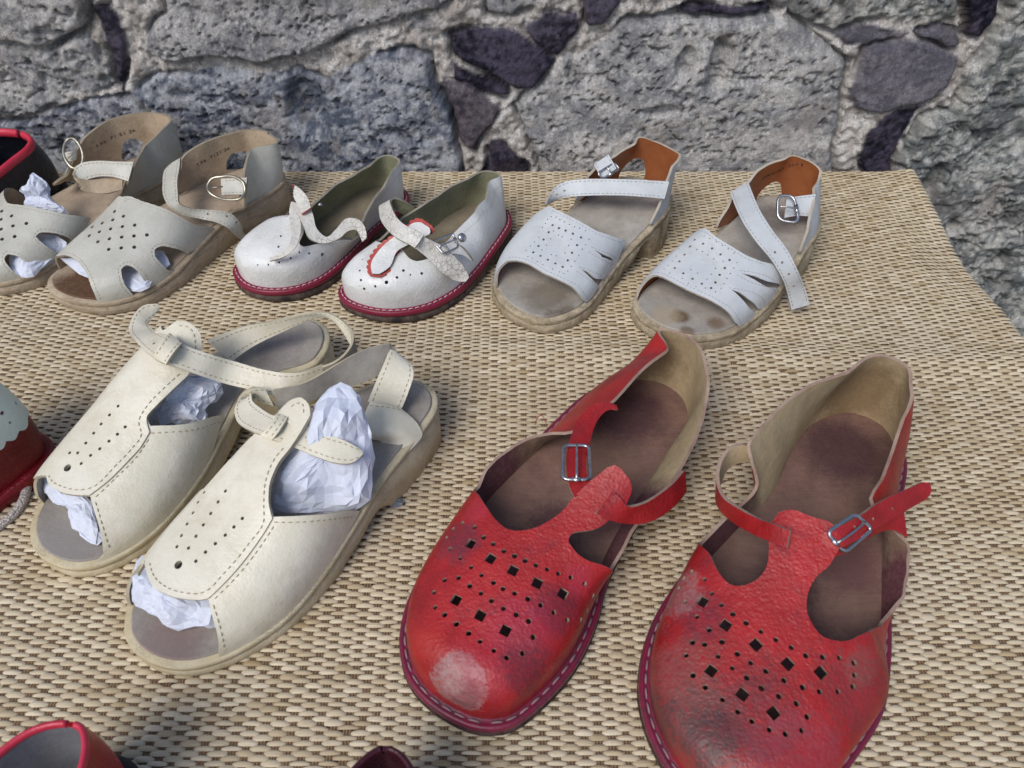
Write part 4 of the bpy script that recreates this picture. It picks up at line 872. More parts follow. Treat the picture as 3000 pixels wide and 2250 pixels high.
cfgC = dict(h=hC, ex=exC, ez=ezC, shift=prof([(0, 0), (0.4, 0.0), (0.7, 0.0), (1, 0)]), toec=srgb(132,112,108), log=1,
 contour=[],
 segs=[[('n',818,1490),('n',812,1400),('n',790,1320),('n',775,1252)], [('n',740,1256),('n',640,1245),('n',560,1210),('n',532,1150),('n',522,1100)], [('n',500,1112),('uv',0.93,0.83),('uv',1.0,0.84)], [('uv',1.0,0.60),('uv',0.85,0.60),('uv',0.72,0.59)], [('uv',0.66,0.50),('uv',0.60,0.44),('n',1060,500),('n',1105,455),('n',1150,438),('n',1182,462),('n',1190,510)], [('n',1150,580),('n',1110,640),('n',1060,705),('n',1027,785),('n',1022,860),('n',1038,918)], [('n',1130,915),('n',1240,908),('n',1390,895)], [('uv',0.0,0.55),('uv',0.0,0.86)]],
 panel=[[('n',775,1250),('n',740,1256),('n',640,1245),('n',560,1210),('n',532,1150),('n',522,1100)], [('uv',0.70,0.78),('uv',0.72,0.68),('uv',0.71,0.60)], [('uv',0.66,0.50),('uv',0.60,0.44),('n',1060,500),('n',1105,455),('n',1150,438),('n',1182,462),('n',1190,510)], [('n',1150,580),('n',1110,640),('n',1060,705),('n',1027,785),('n',1022,860),('n',1036,925)], [('n',1010,970),('n',950,1058),('n',850,1178),('n',778,1248)]],
 dots=[(850,816),(820,860),(790,907),(760,953),(730,999),(700,1047),(765,822),(740,862),(719,905),(695,950),(672,997),(653,1042),(917,926),(883,961),(848,994),(808,1029),(768,1063),(729,1100)], big=(658,1115),
 stitch=[([('n',545,1110),('n',560,1160),('n',600,1200),('n',680,1228),('n',760,1225),('n',840,1150),('n',940,1030),('n',1000,945),('n',1003,870),('n',1010,780),('n',1045,690),('n',1085,640)], .11), ([('n',800,1250),('n',880,1170),('n',970,1060),('n',1040,955)], .01), ([('n',1040,940),('n',1130,940),('n',1240,932),('n',1360,920)], .01), ([('n',795,1275),('n',815,1340),('n',830,1400),('n',838,1460)], .01), ([('n',1165,500),('n',1160,465),('n',1140,462),('n',1110,480)], .11)],
 straps=[('sling_strap', [(1420,452,4.2,1556,484,3.6),(1462,350,5.0,1586,410,4.4),(1500,262,5.6,1606,335,4.9),(1518,216,5.9,1575,280,4.9),(1500,214,6.0,1515,312,4.7),(1440,228,5.9,1450,350,4.5),(1370,255,5.8,1370,380,4.3),(1290,300,5.6,1270,405,4.2),(1150,375,5.2,1130,470,4.0),(1040,400,5.0,1060,485,4.0)], None, [], .14),
         ('ankle_strap', [(1000,392,5.2,1040,470,4.4),(950,398,5.4,960,440,4.6),(915,425,5.2,950,415,5.3),(883,472,5.2,952,447,5.5),(890,530,5.3,985,477,5.7),(935,563,5.7,1035,507,6.2),(990,585,6.15,1076,520,6.5),(1045,608,6.25,1100,527,6.6),(1110,632,5.95,1160,545,6.35),(1200,670,5.7,1240,580,6.1),(1295,700,5.6,1325,608,5.9),(1355,700,5.5,1375,635,5.7),(1400,665,5.5,1402,652,5.5)], None, [(1113,570),(1175,597)], .15),
         ('strap_loop', [(1050,498,6.5,1098,512,6.6),(1036,530,6.62,1080,542,6.72),(1008,562,6.5,1056,577,6.6),(983,592,6.1,1032,608,6.25)], None, [], .1)],
 tabs=[[[(1430,452,4.2),(1500,465,4.1),(1558,482,3.7)], [(1402,520,3.8),(1500,510,4.0),(1625,545,3.3)], [(1405,598,3.3),(1520,580,3.7),(1642,585,2.9)], [(1470,612,3.0),(1560,620,3.1),(1610,630,2.8)], [(1520,655,2.7),(1555,665,2.75),(1575,665,2.7)], [(1537,698,2.5),(1541,699,2.5),(1545,697,2.5)]]])
r, SC_, FC_ = cream_shoe('cream sandal in front of its pair with white paper standing up behind its tongue', outC, (-5.4,29.0), (-15.8,13.4), cfgC)

for lab, L, dp, sd, am, bu in [
 ('sheet of white paper standing tall behind the tongue of the front cream sandal', [(1310,370,7.2),(1375,400,7.0),(1400,470,6.4),(1438,600,5.2),(1440,690,4.4),(1412,830,3.2),(1385,885,2.6),(1250,912,2.5),(1120,918,2.6),(1035,900,2.8),(1032,830,3.4),(1060,740,4.2),(1110,640,5.2),(1190,520,6.2),(1250,425,6.9)], .6, 3, .13, .9),
 ('crumpled white paper filling the toe opening of the front cream sandal', [(520,1085,2.1),(490,1130,1.9),(462,1200,1.5),(480,1275,1.3),(560,1320,1.3),(630,1375,1.25),(720,1362,1.25),(790,1362,1.3),(800,1300,2.0),(770,1230,2.2),(680,1200,2.4),(590,1180,2.4)], .35, 5, .10, .5),
 ('crumpled white paper behind the tongue of the rear cream sandal', [(690,345,4.6),(760,350,4.4),(830,375,4.0),(815,430,3.6),(760,480,3.2),(770,525,2.9),(650,545,2.9),(545,552,2.9),(540,510,3.2),(590,455,3.9),(640,395,4.4)], .5, 8, .13, .6),
 ('white paper hanging out of the toe opening of the rear cream sandal', [(118,730,2.2),(98,785,1.7),(160,865,1.4),(215,880,1.4),(235,960,1.25),(330,1038,1.2),(342,1000,1.6),(305,860,2.2),(240,815,2.4),(150,780,2.4)], .3, 11, .09, .4)]:
    paper(lab, 'C', L, dp, sd, am, bu)
outCL = [tuple(W('C', *p)[:2]) for p in [(62,940,.9),(62,1010,.8),(96,1085,.6),(160,1135,.4),(250,1162,.3),(340,1150,.3),(460,1095,.3),(580,1010,.3),(700,890,.3),(800,770,.3),(885,645,.3),(985,520,.3)]]+[(-10.8,30.2),(-10.4,32.0),(-10.8,33.2),(-12.0,34.0),(-13.8,33.6),(-15.5,32.5),(-17.1,31.1),(-19.2,29.0),(-21.3,26.6),(-22.9,24.3),(-23.6,22.8)]
cfgCL = dict(h=lambda u: hC(u)+0.25, ex=exC, ez=ezC, shift=prof([(0, 0), (0.4, -0.6), (0.6, -0.9), (0.9, -0.5), (1, 0)]), toec=srgb(146,140,136), log=1, contour=[], 
 segs=[[('n',352,1078),('n',348,1045),('n',330,950),('n',300,852),('n',297,834)], [('n',240,832),('n',180,820),('n',135,790),('n',124,755)], [('uv',0.93,0.80),('uv',1.0,0.80)], [('uv',1.0,0.60),('uv',0.85,0.60),('uv',0.72,0.59)], [('uv',0.68,0.50),('uv',0.62,0.44),('n',600,165),('n',650,130),('n',700,135),('n',742,180),('n',748,240)], [('n',715,300),('n',690,345),('n',640,395),('n',565,470),('n',528,515),('n',540,550)], [('n',620,548),('n',700,540),('n',840,507)], [('uv',0.0,0.53),('uv',0.0,0.85)]],
 panel=[[('n',297,832),('n',240,832),('n',180,820),('n',135,790),('n',124,755)], [('uv',0.72,0.78),('uv',0.73,0.68),('uv',0.72,0.60)], [('uv',0.68,0.50),('uv',0.62,0.44),('n',600,165),('n',650,130),('n',700,135),('n',742,180),('n',748,240)], [('n',715,300),('n',690,345),('n',640,395),('n',565,470),('n',528,515),('n',538,575)], [('n',500,640),('n',440,705),('n',370,775),('n',302,828)]],
 dots=[(415,472),(380,508),(346,545),(316,582),(284,622),(251,662),(219,662),(442,556),(411,586),(377,614),(340,645),(303,672),(265,705)], big=(209,723),
 stitch=[([('n',135,755),('n',150,780),('n',190,800),('n',250,812),('n',310,800),('n',400,715),('n',470,640),('n',505,590),('n',497,530),('n',530,470),('n',600,395),('n',665,335)], .11), ([('n',318,838),('n',400,760),('n',480,680),('n',535,600)], .01), ([('n',540,580),('n',620,575),('n',700,568),('n',820,535)], .01), ([('n',318,860),('n',345,950),('n',365,1020),('n',375,1050)], .01), ([('n',722,240),('n',715,175),('n',690,150),('n',650,150)], .11)],
 straps=[('ankle_strap', [(572,56,5.9,577,84,5.5),(510,62,6.0,545,116,5.5),(472,100,5.9,528,132,5.6),(453,150,5.8,548,156,5.9),(480,205,6.4,582,176,6.8),(530,255,6.8,620,190,7.1),(585,292,6.9,658,212,7.2),(650,312,6.6,712,236,6.9),(730,342,6.0,790,262,6.4),(830,375,5.1,880,288,5.6),(960,406,4.7,1000,322,5.3),(1085,432,4.3,1100,336,5.1),(1180,395,4.1,1180,326,5.0),(1250,358,4.1,1242,302,4.9)], None, [(555,215),(572,100)], .15),
         ('sling_strap', [(765,205,4.4,870,290,3.3),(910,150,5.0,950,232,4.0),(1050,125,5.3,1080,168,4.6),(1180,96,5.7,1200,118,5.2),(1250,93,5.7,1258,114,5.2),(1318,128,5.6,1308,158,5.1),(1350,172,5.5,1345,215,4.7),(1350,215,5.4,1372,262,4.3),(1318,262,5.3,1345,322,4.2),(1275,292,5.2,1300,352,4.1),(1235,306,5.1,1245,362,4.0)], None, [], .14),
         ('strap_loop', [(618,172,7.2,668,214,7.3),(590,205,7.4,645,238,7.5),(570,235,7.3,622,268,7.4),(552,262,6.9,602,302,7.0)], None, [], .1)])
cream_shoe('cream sandal behind its pair with its slingback strap looped up over the heel', outCL, (-11.8,34.0), (-22.2,18.5), cfgCL)
# ================================================================== heeled and wedge sandals
def contour_pts(F, cr, L, log=None):
    o = []
    for k in L:
        if k[0] == 'n': o.append(F.inv(cr, k[1], k[2], **(dict(box=k[3]) if len(k) > 3 else {})))
        elif k[0] == 'f': o.append(F.inv(cr, k[1], k[2], box=(0.69, 1, 0, 0.45), far=True))
        elif k[0] in 'RL': o.append(side_pick(F, cr, k[1], k[2], k[3], k[0], log))
        elif k[0] in 'rl': o.append(side_uv(F, k[1], k[2], k[0].upper()))
        elif k[0] == 'hl': o.append(side_uv(F, F.u[0], k[1], k[2])*[1, 0])
        else: o.append(np.array([k[1], k[2]], float))
    return np.array(o)
def region(F, cr, segs, log=None, n=60):
    out = []
    for s in segs:
        q = contour_pts(F, cr, s, log); q = spline(q*[F.Ls, F.Lt], n, k=0.85)/[F.Ls, F.Lt] if len(q) > 2 else q; out += [np.clip(p, 0, 1) for p in q]
    return np.array(out)
def sandal(name, label, cat, group, cr, outp, heel, toe, cfg):
    S = Sole(outp, heel, toe); root = thing(name, label, cat, ((heel[0]+toe[0])/2, (heel[1]+toe[1])/2, 0), group)
    zt, zb = cfg['zt'], cfg['zb']; sp = cfg.get('split', 0.35); mid = lambda u: zt(u)-sp
    slab('sole', S, root, [cfg['solem']], [(0.12, zb, 0), (0.02, lambda u: zb(u)+0.12, 0), (0.0, lambda u: (zb(u)+mid(u))/2, 0), (0.02, lambda u: mid(u)-0.03, 0), (0.07, mid, 0), (0.01, lambda u: mid(u)+0.05, 0), (0.0, lambda u: zt(u)-0.10, 0), (0.08, zt, 0), (0.5, zt, 0)], wob=cfg.get('wob', 0.015))
    slab('insole', S, root, [cfg['insm'](root, S)], [(cfg.get('ii', 0.36), lambda u: zt(u)+0.0, 0), (cfg.get('ii', 0.36), lambda u: zt(u)+0.10, 0), (cfg.get('ii', 0.36)+0.06, lambda u: zt(u)+0.13, 0)], dish=0.05, bottom=False)
    FS = {}
    for k, c in cfg['cocoons'].items():
        F = cocoon(S, c.get('fe', 0.15), lambda u: float(zt(u))-0.12, c['h'], c['ex'], c['ez'], c.get('shift'), c.get('bulge', 0.03), lean=c.get('lean', .3), back=c.get('back', .25))
        FS[k] = fitwalls(F, cr, dict(contour=c.get('fit', [])))
    for (nm, k, segs, holes, slots, mats, th, st) in cfg['pieces']:
        F = FS[k]; out = region(F, cr, segs, cfg.get('log'))
        hs = [F.circle(F.inv(cr, x, y), rr, 7) for x, y, rr in holes]+[region(F, cr, [s], n=40) for s in slots]
        if cfg.get('swing'): pass
        if nm == 'heel_counter':
            mb = MB()
            for half in (segs[:2], segs[2:]):
                V_, F_, M_ = patch(nm, F, root, mats, region(F, cr, half), hs if half is not segs[:2] and half == segs[2:] else [], h=0.28, th=th, edge_h=0.13, wob=0, build=False); mb.add(V_, F_, M_)
            o = mb.build(nm, mats, root)
        else: o = patch(nm, F, root, mats, out, hs, h=0.28, th=th, edge_h=0.13, wob=cfg.get('fray', 0.012))
        if st:
            mb = MB()
            for L in st:
                q = contour_pts(F, cr, L); q = spline(q*[F.Ls, F.Lt], 80)/[F.Ls, F.Lt] if len(q) > 2 else uvl(F, list(q)); stitches(mb, F, q, gap=0.24, ln=0.15, r=0.022)
            mb.build('stitching', M_TAN if 'thr' not in cfg else cfg['thr'], o)
    for nm, L, ol, hl, th in cfg['straps']: straps(root, cr, L, cfg['smats'], nm, th=th, outline=ol, holes=hl, hr=0.08, stitch=cfg.get('sst'), smat=M_TAN if 'thr' not in cfg else cfg['thr'])
    return root, S, FS
M_WHITE = leather('white_leather', srgb(184,190,194), srgb(202,206,208), 0.45, 1000, 0.00006, srgb(160,156,146), 0.4)
M_BROWNL = leather('brown_lining', srgb(134,76,42), srgb(158,96,56), 0.45, 900, 0.0001, srgb(100,54,30), 0.4)
M_WEDGE = suede('frayed_edge', srgb(158,148,134), srgb(190,182,168), 0.95)
t = NT('grey_thread_fine'); M_GTH = t.done(srgb(150,150,146), 0.8)
def corky(name, a, b, dk):
    t = NT(name); c = t.mix(t.ramp(t.noise(90, 7, 0.75), 0.35, 0.65), a, b); v = t.noise(1, 6, 0.7, vec=t.scalevec(90, 90, 700)); c = t.mix(t.math('MULTIPLY', t.ramp(v, 0.5, 0.68), 0.5), c, dk)
    c = t.mix(t.math('MULTIPLY', t.ramp(t.noise(420, 4, 0.7), 0.58, 0.68), 0.5), c, dk)
    return t.done(c, 0.85, t.bump(t.noise(260, 6, 0.75), 0.0012, 1, t.bump(v, 0.0008)), 0.2)
M_CORK = corky('weathered_cork', srgb(150,136,112), srgb(204,190,162), srgb(100,88,74))
def ins_white(stain):
    def f(root, S):
        sp = [(obj_pt(root, np.append(S.wor(u, v), z)), r, c, a, dict(soft=.7, nz=.35)) for (u, v, z, r, c, a) in stain]
        return suede('footbed_leather', srgb(146,141,132), srgb(176,171,162), 0.7, spots=sp, sc=70)
    return f
ztW = prof([(0, 3.3), (0.3, 3.0), (0.45, 2.4), (0.6, 1.7), (0.75, 1.35), (1, 1.35)]); zbW = prof([(0, 0.02), (0.30, 0.02), (0.33, 1.5), (0.45, 1.0), (0.6, 0.05), (0.85, 0.02), (1, 0.3)])
hW = prof([(0, 6), (0.4, 4.0), (0.5, 3.5), (0.6, 3.2), (0.7, 2.7), (0.8, 2.2), (0.9, 1.7), (1.0, 1.0)]); one = lambda v: (lambda u: v)
WL_big = [(440,622),(478,640),(517,655),(560,673),(608,695),(585,740),(555,785),(530,830),(500,868),(457,848),(412,826),(369,803),(327,782),(357,745),(387,707),(417,664)]
WL_sm = [(433,572),(460,575),(483,590),(510,603),(540,618),(570,632),(600,640),(635,655),(410,588),(398,612),(380,635),(447,657),(497,692),(475,680),(550,705),(430,703),(405,740),(360,693),(335,722),(310,745),(285,772),(295,808),(320,818),(350,838),(383,855),(440,880),(480,898),(508,908),(530,893),(550,865),(572,835),(595,800),(615,765),(635,738),(655,705),(378,768),(433,795),(463,803),(512,786),(535,742)]
WR_big = [(1277,708),(1327,732),(1380,760),(1430,795),(1483,828),(1455,875),(1425,915),(1400,960),(1375,993),(1320,967),(1265,938),(1210,906),(1160,875),(1187,836),(1217,796),(1250,748)]
WR_sm = [(1268,660),(1303,668),(1333,687),(1367,702),(1405,720),(1440,742),(1475,762),(1510,787),(1527,843),(1508,875),(1487,908),(1468,937),(1450,967),(1433,995),(1400,1015),(1340,993),(1285,985),(1240,965),(1205,935),(1130,905),(1100,880),(1120,860),(1145,835),(1170,805),(1185,760),(1215,715),(1245,690),(1290,765),(1322,778),(1355,798),(1390,822),(1445,835),(1400,878),(1375,912),(1350,940),(1295,905),(1255,885)]
wm = [M_WHITE, M_BROWNL, M_WEDGE]
outWR = [(10.9,33.9),(9.3,34.5),(8.1,35.6),(7.6,37.0),(8.0,38.3),(9.1,39.6),(10.5,40.7),(12.0,41.7),(13.4,42.8),(14.8,44.1),(15.9,45.4),(17.3,46.4),(18.9,46.5),(20.2,45.6),(20.8,43.9),(20.3,42.2),(19.4,41.0),(18.3,39.5),(17.1,37.8),(15.7,36.3),(14.1,34.9),(12.6,34.1)]
_, _, FWR = sandal('heeled_sandal', 'white sandal with its loose strap hanging over the side, rightmost shoe of the back row', 'sandal', 'white perforated heeled sandals', 'D', outWR, (18.9,46.4), (10.6,33.9), dict(
 zt=ztW, zb=zbW, solem=M_CORK, wob=0.05, smats=wm, sst=0.13, thr=M_GTH, log=1, insm=ins_white([(0.90,-1.2,1.4,.008,srgb(96,72,48),.9),(0.86,0.9,1.4,.007,srgb(110,84,58),.7),(0.97,-0.3,1.4,.006,srgb(104,80,56),.7),(0.2,0.4,3.2,.018,srgb(96,86,82),.6),(0.5,0.3,2.2,.02,srgb(120,112,102),.5),(0.93,-2.0,1.4,.012,srgb(176,160,134),.7)]),
 cocoons=dict(v=dict(h=hW, ex=one(.8), ez=one(.72), shift=prof([(0,0),(0.6,-0.4),(1,-.2)])), c=dict(h=one(10.0), ex=one(.7), ez=one(1.0), lean=.2, fit=[('R',1950,650,4.3),('R',1965,560,4.8),('R',1985,400,5.5),('R',2020,310,6.0),('L',1780,237,6.3),('L',1700,262,6.2),('L',1640,300,6.0),('L',1585,370,5.6),('L',1495,440,5.2),('L',1462,520,4.5)])),
 pieces=[('vamp', 'v', [[('n',1535,1250),('n',1515,1195),('n',1470,1130),('n',1380,1070),('n',1250,1010),('n',1150,960),('n',1080,925),('n',1030,918),('n',1000,935)], [('uv',0.93,0.80),('uv',1,0.80)], [('uv',1,0.60),('uv',0.85,0.60)], [('n',1250,640),('n',1330,640),('n',1400,690),('n',1500,750),('n',1580,800),('n',1660,832),('n',1728,850)], [('uv',0.0,0.52),('uv',0.0,0.58)], [('n',1785,988),('n',1700,952),('n',1620,920),('n',1553,906)], [('n',1620,938),('n',1700,985),('n',1757,1058)], [('uv',0.0,0.66),('uv',0.0,0.70)], [('n',1690,1156),('n',1660,1120),('n',1600,1062),('n',1530,1014),('n',1493,1003)], [('n',1550,1052),('n',1600,1112),('n',1630,1175)], [('uv',0.0,0.76),('uv',0.0,0.815)]],
   [(x, y, .085) for x, y in WR_big]+[(x, y, .042) for x, y in WR_sm], [], wm, .15, [[('n',1260,652),('n',1330,660),('n',1400,708),('n',1500,768),('n',1580,818),('n',1700,858)], [('n',1000,915),('n',1080,905),('n',1150,935),('n',1250,985),('n',1380,1045),('n',1480,1105),('n',1540,1180),('n',1550,1235)], [('n',1540,890),('n',1620,900),('n',1750,955)], [('n',1525,915),('n',1600,955),('n',1740,1075)], [('n',1480,992),('n',1540,1000),('n',1680,1130)]]),
  ('heel_counter', 'c', [[('hl',6.25,'R'),('R',2042,268,6.25),('R',2020,310,6.0),('R',1985,400,5.5),('R',1965,560,4.8),('R',1950,650,4.3),('R',1925,725,3.7),('R',1890,785,3.1)], [('uv',0.0,0.36),('uv',0.0,0.0)], [('uv',1.0,0.0),('uv',1.0,0.36)], [('L',1497,672,3.2),('L',1475,610,3.8),('L',1462,520,4.5),('L',1495,440,5.2),('L',1585,370,5.6),('L',1640,300,6.0),('L',1700,262,6.2),('L',1780,237,6.3),('L',1900,228,6.35),('hl',6.25,'L')]],
   [], [[('f',1625,470),('f',1650,425),('f',1690,385),('f',1745,358),('f',1780,375),('f',1788,440),('f',1770,500),('f',1700,530),('f',1640,515),('f',1625,472)]], wm, .17, None)],
 straps=[('ankle_strap', [(1487,432,5.6,1592,362,6.2),(1520,520,5.7,1625,450,6.2),(1570,620,5.6,1665,540,6.0),(1640,720,5.2,1735,650,5.6),(1730,830,4.4,1830,780,4.8),(1790,930,3.4,1890,900,3.8),(1825,1030,2.0,1930,1000,2.4),(1848,1122,.9,1955,1092,1.2)], None, [(1750,783),(1793,843),(1832,912),(1863,983)], .15),
  ('buckle_tab', [(1990,440,5.4,1974,574,4.4),(1900,450,5.3,1890,567,4.4),(1818,464,5.2,1806,580,4.3)], None, [], .14)]))
t = NT('stamp_ink'); M_INK = t.done(srgb(52,34,26), 0.8)
R_WR = [o for o in COL.objects if o.get('label', '').startswith('white sandal with its loose')][0]
stamp(R_WR, FWR['c'], 'D', '75640  3691', (1655,352), (1965,283), 0.30, 0.185, M_INK)
buckle4(R_WR, 'D', [(1768,448),(1862,450),(1893,612),(1765,592)], 0.10, M_STEEL, [5.5,5.5,4.5,4.5], prong=(1, 3), k=.2)
outWL = [(2.0,35.4),(0.4,36.1),(-0.8,37.5),(-1.3,39.4),(-0.8,41.2),(0.4,42.7),(2.0,44.0),(3.7,45.3),(5.2,46.8),(6.8,48.3),(8.5,49.0),(10.2,48.3),(11.1,46.6),(10.8,44.9),(9.6,43.2),(8.2,41.7),(7.1,40.5),(6.2,39.2),(5.2,37.5),(3.8,36.1)]
sandal('heeled_sandal', 'white sandal with its strap buckled across, beside the white toddler shoes', 'sandal', 'white perforated heeled sandals', 'D', outWL, (8.9,49.0), (1.6,35.5), dict(
 zt=ztW, zb=zbW, solem=M_CORK, wob=0.05, smats=wm, sst=0.13, thr=M_GTH, log=1, insm=ins_white([(0.85,-0.6,1.4,.02,srgb(112,102,86),.7),(0.5,0.3,2.2,.018,srgb(118,108,96),.5),(0.2,0.2,3.2,.016,srgb(112,106,98),.5),(0.9,1.4,1.4,.009,srgb(96,84,68),.7),(0.95,0.8,1.4,.008,srgb(88,70,56),.6)]),
 cocoons=dict(v=dict(h=hW, ex=one(.8), ez=one(.72), shift=prof([(0,0),(0.6,-0.3),(1,-.2)])), c=dict(h=one(10.0), ex=one(.7), ez=one(1.0), lean=.2, fit=[('R',1060,540,3.9),('R',1090,470,4.5),('R',1120,360,5.3),('R',1150,280,5.8),('R',1185,205,6.1),('L',900,150,6.3),('L',800,210,6.1),('L',700,270,5.7),('L',640,335,5.4),('L',620,450,4.2)])),
 pieces=[('vamp', 'v', [[('n',645,1105),('n',620,1065),('n',560,990),('n',480,945),('n',380,900),('n',300,852),('n',220,830),('n',170,835)], [('uv',0.93,0.80),('uv',1,0.80)], [('uv',1,0.58),('uv',0.85,0.58)], [('n',415,510),('n',500,550),('n',600,600),('n',700,655),('n',800,690),('n',868,712)], [('uv',0.0,0.53),('uv',0.0,0.60)], [('n',800,828),('n',740,795),('n',682,766)], [('n',735,812),('n',798,850)], [('uv',0.0,0.66),('uv',0.0,0.72)], [('n',745,975),('n',690,935),('n',640,895),('n',607,882)], [('n',650,920),('n',690,960),('n',712,985)], [('uv',0.0,0.76),('uv',0.0,0.82)]],
   [(x, y, .085) for x, y in WL_big]+[(x, y, .042) for x, y in WL_sm], [], wm, .15, [[('n',420,525),('n',500,566),('n',600,617),('n',700,672),('n',800,710),('n',850,730)], [('n',180,815),('n',230,812),('n',310,835),('n',390,882),('n',490,928),('n',580,975),('n',640,1050),('n',655,1085)], [('n',668,752),('n',740,780),('n',820,830)], [('n',650,780),('n',720,820),('n',790,862)], [('n',595,868),('n',650,888),('n',740,955)], [('n',580,895),('n',650,940),('n',700,985)]]),
  ('heel_counter', 'c', [[('hl',6.25,'R'),('R',1185,205,6.1),('R',1150,280,5.8),('R',1120,360,5.3),('R',1090,470,4.5),('R',1060,540,3.9),('R',985,610,3.2)], [('uv',0.0,0.36),('uv',0.0,0.0)], [('uv',1.0,0.0),('uv',1.0,0.34)], [('L',610,500,3.4),('L',620,450,4.2),('L',640,335,5.4),('L',700,270,5.7),('L',800,210,6.1),('L',900,150,6.3),('L',1000,115,6.35),('hl',6.25,'L')]],
   [], [[('f',820,345),('f',838,290),('f',880,245),('f',940,222),('f',980,238),('f',992,290),('f',980,345),('f',900,365),('f',822,347)]], wm, .17, None)],
 straps=[('ankle_strap', [(402,505,3.9,436,492,3.7),(420,452,4.5,465,474,4.1),(452,402,5.0,530,456,4.5),(515,366,5.3,620,450,4.7),(620,352,5.5,720,447,4.8),(780,350,5.7,850,448,4.9),(950,355,5.8,980,456,4.9),(1128,366,5.8,1100,468,4.8)], None, [(510,420),(467,440)], .15),
  ('buckle_tab', [(683,265,5.9,770,207,6.4),(705,305,5.7,795,250,6.1),(730,347,5.4,818,288,5.8)], None, [], .14)]))
R_WL = [o for o in COL.objects if o.get('label', '').startswith('white sandal with its strap buckled')][0]
buckle4(R_WL, 'D', [(805,255),(835,292),(735,350),(705,318)], 0.08, M_STEEL, [6.0,5.7,5.4,5.7], prong=(1, 3), k=.1)
# ------------------------------------------------------------------ beige wedge sandals
M_BEIGE = leather('beige_leather', srgb(178,177,166), srgb(196,195,185), 0.42, 900, 0.00008, srgb(138,128,108), 0.35)
M_TANL = leather('tan_lining', srgb(160,142,118), srgb(192,174,150), 0.6, 700, 0.0002, srgb(112,84,58), 0.6, dscale=90)
bm = [M_BEIGE, M_TANL, suede('beige_cut_edge', srgb(132,122,106), srgb(162,152,134), 0.95)]
M_CORK2 = corky('tan_wedge', srgb(168,152,130), srgb(194,178,154), srgb(124,106,86))
def ins_b(root, S):
    sp = [(obj_pt(root, np.append(S.wor(0.93, 0.2), 1.3)), 0.031, srgb(84,54,32), .95, dict(soft=.5, nz=.3)), (obj_pt(root, np.append(S.wor(0.2, 0.2), 3.1)), 0.018, srgb(142,118,90), .5, dict(soft=.8, nz=.3))]
    return suede('tan_footbed', srgb(156,140,122), srgb(184,168,148), 0.65, spots=sp, sc=60)
ztB = prof([(0, 2.45), (0.3, 2.35), (0.5, 1.85), (0.7, 1.35), (0.85, 1.2), (1, 1.25)]); zbB = prof([(0, 0.02), (0.3, 0.02), (0.8, 0.02), (1, 0.3)])
hB = prof([(0, 6), (0.4, 4.2), (0.5, 3.7), (0.6, 3.3), (0.7, 2.8), (0.8, 2.3), (0.9, 1.8), (1.0, 1.0)])
outBR = [(-30.5,39.8),(-30.0,38.7),(-28.9,37.9),(-27.5,37.4),(-25.9,37.3),(-24.0,38.1),(-22.3,40),(-20.8,43.2),(-19.5,45.6),(-18.0,47.4),(-17.0,48.8),(-16.7,50.2),(-17.5,51.4),(-19.2,51.8),(-21.0,51.0),(-22.7,49.5),(-24.3,47.8),(-26.2,46.0),(-28.3,43.6),(-30.0,41.4)]
fitR = [('R',1700,740,3.2),('R',1700,600,4.2),('R',1702,480,4.8),('R',1742,330,5.3),('L',1600,214,5.4),('L',1500,240,5.4),('L',1400,280,5.4),('L',1300,340,5.1),('L',1245,400,4.8),('L',1243,500,4.3)]
def shift(segs, dx, dy): return [[(k[0], k[1]+dx, k[2]+dy)+tuple(k[3:]) if k[0] in ('n', 'f', 'R', 'L') else k for k in s] for s in segs]
vampB = [[('n',690,1408),('n',655,1330),('n',630,1270),('n',600,1190),('n',560,1130),('n',510,1083),('n',450,1060),('n',405,1068)], [('uv',0.93,0.80),('uv',1,0.80)], [('uv',1,0.54),('uv',0.85,0.56)], [('n',850,655),('n',900,652),('n',1000,690),('n',1150,740),('n',1250,792),('n',1350,850),('n',1500,890)], [('n',1470,960),('n',1385,1083)], [('n',1300,1050),('n',1200,1010),('n',1115,1000),('n',1077,1020),('n',1075,1060),('n',1120,1120),('n',1180,1170),('n',1248,1192)], [('n',1150,1250),('n',1045,1304)], [('n',1015,1265),('n',980,1200),('n',930,1150),('n',880,1130),('n',847,1150),('n',845,1200),('n',870,1270),('n',934,1350)], [('n',820,1390),('n',700,1412)]]
holesB = [(858,790),(795,757),(783,815),(710,838),(640,865),(935,852),(850,862),(768,878),(690,898),(620,925),(1020,920),(930,927),(845,935),(760,947),(680,967),(932,1005),(842,1010),(755,1020)]
stB = [[('n',860,690),('n',900,672),('n',1000,710),('n',1150,760),('n',1250,812),('n',1350,868),('n',1480,908)], [('n',430,1045),('n',520,1065),('n',590,1130),('n',630,1200),('n',665,1290),('n',705,1385)], [('n',1370,1062),('n',1290,1028),('n',1200,988),('n',1105,980),('n',1058,1010),('n',1055,1065),('n',1100,1130),('n',1160,1185),('n',1225,1215)], [('n',1060,1290),('n',1035,1255),('n',1000,1185),('n',940,1130),('n',880,1108),('n',828,1140),('n',825,1205),('n',850,1280),('n',905,1350)]]
